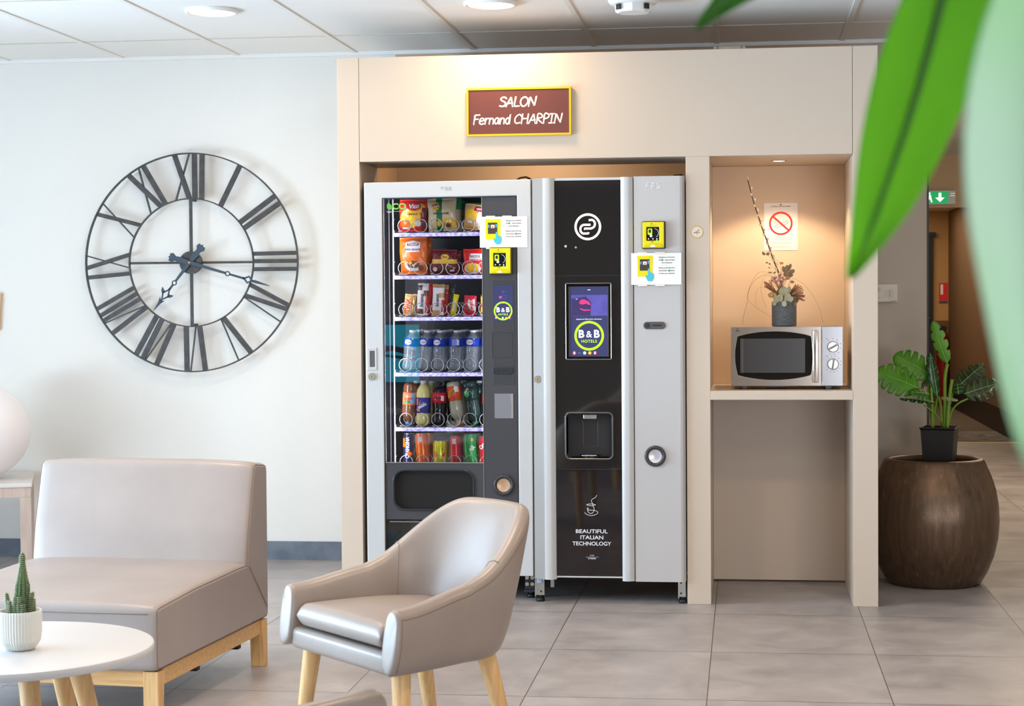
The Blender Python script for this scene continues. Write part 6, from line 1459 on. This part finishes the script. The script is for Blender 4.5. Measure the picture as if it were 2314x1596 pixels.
def cactus(px_, py_, z0_, h, r0_, r1_, lean=0., nrib=9, leany=0.):
    def rad(t_):
        r_ = r0_ if t_ < .5 else r0_+(r1_-r0_)*min(1, (t_-.5)/.33)**.8
        r_ *= 1+.10*math.sin(math.pi*min(t_*1.6, 1))
        return r_*max(.15, math.cos((t_-.93)/.07*math.pi/2)) if t_ > .93 else r_
    rows = []; N = 22; n = nrib*4
    for j in range(N+1):
        t_ = j/N; r_ = rad(t_)
        rows.append([(px_+lean*t_+r_*(1+.15*math.cos(nrib*2*math.pi*i/n))*math.cos(2*math.pi*i/n), py_+leany*t_+r_*(1+.15*math.cos(nrib*2*math.pi*i/n))*math.sin(2*math.pi*i/n), z0_+h*t_) for i in range(n)])
    mb = MB(); V = mb.grid(rows, closed_u=True); mb._face(V[-1]); mb._face(V[0][::-1]); o = mb.build('cactus_column', M_cac, ca)
    sb = MB(); rs = random.Random(int(h*1e4)); ns_ = max(6, int(h/.0048))
    for j in range(ns_):
        t_ = (j+.5)/ns_; r_ = rad(t_)*1.13
        for i in range(nrib):
            a = 2*math.pi*i/nrib; p = Vector((px_+lean*t_+r_*math.cos(a), py_+leany*t_+r_*math.sin(a), z0_+h*t_))
            for q in (-.8, .8):
                e_ = p+Vector((math.cos(a+q), math.sin(a+q), rs.uniform(-.2, .4)))*.0036; sb.tube([p, e_], [.0007, .0003], 3)
    sb.build('spines', M_sp, o); return o
cactus(.006, 0, .078, .166, .0150, .0058, .004, 12)
for (x, y, h, r_, ln) in ((-.020, -.010, .066, .0052, -.010), (-.013, -.022, .048, .0050, -.004), (-.002, -.022, .058, .0060, .0), (.009, -.024, .058, .0058, .0), (.027, -.006, .068, .0056, .010), (.033, .004, .050, .0048, .003), (.019, -.026, .040, .0048, .0), (-.026, .006, .040, .0046, -.003)):
    cactus(x, y, .078, h, r_, r_*.8, ln, 8)

# side table with globe lamp near the wall
ang = R(20.7)
st = thing('side_table', 'pale wooden side table near the white wall at the left edge', 'side table', (-3.134, .525, 0), ang)
# local frame: front right corner at the origin, x to the left is negative
Wt, Dt, Ht, lg = .56, .62, .450, .053
MB().rbox(-Wt, 0, 0, Dt, Ht-.020, Ht, .003).build('table_top', mat('pale_top', (222, 216, 212), .4), st)
for a, b, c, d in ((-Wt+.006, -.006, .006, .03), (-Wt+.006, -.006, Dt-.03, Dt-.006)): MB().box(a, b, c, d, Ht-.068, Ht-.020).build('apron', M_woodp, st, bevel=.001)
for a, b in ((-Wt+.006, -Wt+.03), (-.03, -.006)): MB().box(a, b, .03, Dt-.03, Ht-.068, Ht-.020).build('apron', M_woodp, st, bevel=.001)
for x in (-Wt+.004, -lg-.004):
    for y in (.004, Dt-lg-.004): MB().box(x, x+lg, y, y+lg, 0, Ht-.0685).build('leg', M_woodp, st, bevel=.0015)
gl_ = thing('globe_lamp', 'large white globe lamp standing on the pale side table at the left edge', 'lamp', (-3.451, .69, .4505))
MB().ball((0, 0, .236), .232, n=40).build('globe', mat('opal_globe', (240, 236, 238), .35, emit=(235, 232, 245), es=.08), gl_)
MB().lathe([(0, 0), (.07, 0), (.07, .012), (.05, .02), (0, .02)], 32).build('base', M_white, gl_)
# framed board on the wall at the left edge
pf = thing('picture_frame', 'tilted wooden-framed board on the white wall cut by the left edge', 'picture', (-3.545, YW-.012, 1.34)); pf.rotation_euler = (0, R(4), 0)
mb = MB(); mb.prism([(-.50, -.16), (0, -.17), (.0, .02), (-.50, .04)], -.012, .012, holes=[[(-.47, -.13), (-.03, -.14), (-.03, -.01), (-.47, .01)]]); mb.build('frame', wood('frame_wood', (206, 176, 140), (220, 192, 158)), pf)
MB().prism([(-.47, -.13), (-.03, -.14), (-.03, -.01), (-.47, .01)], -.004, .010).build('board', mat('board_cream', (224, 206, 180), .6), pf)
MB().cyl((-.014, -.016, .006), (-.014, -.012, .006), .005, n=10).build('screw', M_steel, pf)

# television on the wall behind the viewpoint (mirrored in the snack machine's glass)
tv = thing('television', 'wall television with a teal picture, behind the viewpoint and mirrored in the snack machine', 'television', (-3.64, YB+.06, .74))
MB().rbox(-.58, .58, -.05, 0, -.335, .335, .008).build('screen_housing', M_black, tv)
M_tv = mat('tv_picture', (0, 120, 140), .3, emit=(0, 128, 150), es=9.0)
MB().box(-.545, .545, -.0, .003, -.295, .300).build('picture', M_tv, tv)
mb = MB()
for p, r in (([(.50, .004, .0), (.25, .004, .06), (.1, .004, .02), (-.1, .004, .12)], .03), ([(.5, .004, -.06), (.2, .004, -.02), (0, .004, -.08), (-.2, .004, .0)], .015), ([(.22, .004, .05), (.12, .004, .14), (.16, .004, .20)], .015)): mb.tube(p, r, 6, flat=(Vector((0, 1, 0)), .05))
mb.build('picture_branch', mat('tv_branch', (40, 30, 26), .5, emit=(60, 40, 30), es=.6), tv)

# ================================================================== FOREGROUND HOUSE PLANT
M_f1 = leaf_mat('rubber_leaf_bright', (92, 172, 2), (116, 190, 8), .45, .35, 9); M_f2 = leaf_mat('rubber_leaf_painted_sheen', (126, 200, 100), (206, 226, 214), .3, .16, 5); M_f3 = leaf_mat('rubber_leaf_dark', (46, 110, 8), (60, 130, 14), .4, .4, 9)  # second leaf: sky reflection put into the base colour as pale mint
M_rib = mat('leaf_midrib', (44, 92, 16), .5); M_bark = mat('plant_bark', (96, 78, 52), .8, noise=(30, (120, 100, 70)))
hp_ = thing('tall_house_plant', 'tall house plant with large blurred green leaves at the right edge', 'house plant', (.95, -7.05, 0))
def lleaf(rows, m, name='leaf', cup=.012):
    """rows: (left, midrib, right) points down the blade"""
    mb = MB(); G_ = []
    base = Vector(hp_.location)
    for L3, C3, R3 in rows:
        L3, C3, R3 = (Vector(p)-base for p in (L3, C3, R3)); n_ = Vector((0, 1, 0)); r = []
        for s in (-1, -.66, -.33, 0, .33, .66, 1):
            p = C3.lerp(R3, s) if s > 0 else C3.lerp(L3, -s); r.append(p+Vector((0, -cup*(abs(s)**1.5)*(1 if s < 0 else .6), 0)))
        G_.append(r)
    mb.grid(G_); o = mb.build(name, m, hp_, solid=.0012, subd=1)
    MB().tube([Vector(r[1])-base+Vector((0, -.0010, 0)) for r in rows], [.0024*(1-.95*i/len(rows)) for i in range(len(rows))], 6).build('midrib', M_rib, o)
    return o
lleaf([((0.3324, -6.9885, 1.4955), (0.3473, -6.9968, 1.4934), (0.3646, -6.9845, 1.4953)), ((0.3233, -7.0005, 1.4735), (0.3401, -7.0085, 1.4716), (0.3750, -6.9939, 1.4731)), ((0.3151, -7.0121, 1.4559), (0.3331, -7.0200, 1.4542), (0.3660, -7.0057, 1.4556)), ((0.3062, -7.0240, 1.4349), (0.3269, -7.0315, 1.4333), (0.3555, -7.0178, 1.4345)), ((0.2997, -7.0356, 1.4142), (0.3206, -7.0430, 1.4130), (0.3441, -7.0299, 1.4139)), ((0.2951, -7.0469, 1.3941), (0.3138, -7.0546, 1.3931), (0.3349, -7.0418, 1.3938)),
       ((0.2918, -7.0580, 1.3744), (0.3064, -7.0662, 1.3737), (0.3258, -7.0536, 1.3770)), ((0.2897, -7.0689, 1.3552), (0.3001, -7.0777, 1.3565), (0.3152, -7.0656, 1.3587)), ((0.2876, -7.0797, 1.3411), (0.2933, -7.0840, 1.3414), (0.3018, -7.0778, 1.3433)), ((0.2865, -7.0903, 1.3309), (0.2878, -7.0901, 1.3305), (0.2896, -7.0899, 1.3301))], M_f1)
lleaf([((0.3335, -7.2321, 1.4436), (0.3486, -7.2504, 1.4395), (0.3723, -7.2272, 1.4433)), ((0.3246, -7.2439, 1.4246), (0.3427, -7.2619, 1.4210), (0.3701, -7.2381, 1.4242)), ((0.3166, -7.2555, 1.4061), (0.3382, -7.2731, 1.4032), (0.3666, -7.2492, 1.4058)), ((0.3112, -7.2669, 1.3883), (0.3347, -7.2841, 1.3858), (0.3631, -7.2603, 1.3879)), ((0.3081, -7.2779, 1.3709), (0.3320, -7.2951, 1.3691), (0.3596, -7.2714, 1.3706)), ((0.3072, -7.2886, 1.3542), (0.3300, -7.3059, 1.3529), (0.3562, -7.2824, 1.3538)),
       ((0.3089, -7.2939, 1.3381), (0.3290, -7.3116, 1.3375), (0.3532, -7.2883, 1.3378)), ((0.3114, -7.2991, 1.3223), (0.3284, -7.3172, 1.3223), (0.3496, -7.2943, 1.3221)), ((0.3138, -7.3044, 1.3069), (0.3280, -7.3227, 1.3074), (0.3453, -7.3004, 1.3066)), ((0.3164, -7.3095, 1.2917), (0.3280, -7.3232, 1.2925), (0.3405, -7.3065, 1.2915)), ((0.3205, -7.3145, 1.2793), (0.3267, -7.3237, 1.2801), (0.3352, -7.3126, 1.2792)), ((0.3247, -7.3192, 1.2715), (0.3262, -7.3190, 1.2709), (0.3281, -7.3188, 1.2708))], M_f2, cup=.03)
lleaf([((0.2480, -6.9187, 1.4925), (0.2635, -6.9167, 1.4924), (0.2811, -6.9145, 1.4923)), ((0.2345, -6.9310, 1.4765), (0.2458, -6.9295, 1.4786), (0.2600, -6.9278, 1.4752)), ((0.2281, -6.9422, 1.4662), (0.2350, -6.9413, 1.4672), (0.2432, -6.9403, 1.4654)), ((0.2242, -6.9429, 1.4597), (0.2276, -6.9424, 1.4597), (0.2315, -6.9420, 1.4592)), ((0.2222, -6.9433, 1.4552), (0.2229, -6.9432, 1.4547), (0.2237, -6.9431, 1.4545))], M_f3, cup=.004)
lleaf([((0.3390, -6.9600, 1.4145), (0.3404, -6.9598, 1.4134), (0.3419, -6.9597, 1.4117)), ((0.3327, -6.9610, 1.4072), (0.3352, -6.9608, 1.4051), (0.3381, -6.9605, 1.4019)), ((0.3285, -6.9617, 1.4009), (0.3306, -6.9615, 1.3992), (0.3326, -6.9613, 1.3975)), ((0.3256, -6.9622, 1.3963), (0.3262, -6.9622, 1.3959), (0.3268, -6.9621, 1.3955))], mat('dark_slit_strip', (34, 50, 12), .6), name='dark_slit_strip', cup=.002)  # dark strip added for the dark slit between the two large leaves
def wpt(p): return Vector(p)-Vector(hp_.location)
top_ = Vector((-.10, .05, 1.86))
MB().tube([(0, 0, .34), (.01, .0, .9), (-.03, .02, 1.4), top_], [.016, .014, .012, .009], 10).build('trunk', M_bark, hp_)
for p in ((0.3473, -6.9968, 1.4934), (0.3486, -7.2504, 1.4395), (0.2635, -6.9167, 1.4924)):
    e = wpt(p); MB().tube([top_-Vector((0, 0, .01)), top_.lerp(e, .5)+Vector((0, 0, .05)), e], .003, 6).build('petiole', M_rib, hp_)
q_ = wpt((0.3404, -6.9598, 1.4134)); MB().tube([q_, q_+Vector((.05, .03, .12)), top_], .0022, 6).build('petiole', M_rib, hp_)
MB().lathe([(0, 0), (.13, 0), (.17, .34), (.18, .35), (.16, .35), (.155, .31), (0, .31)], 40).build('pot', mat('plant_pot_grey', (96, 92, 88), .6), hp_)
MB().lathe([(0, .31), (.155, .31), (.155, .335), (0, .335)], 30).build('soil', mat('soil_brown'), hp_)
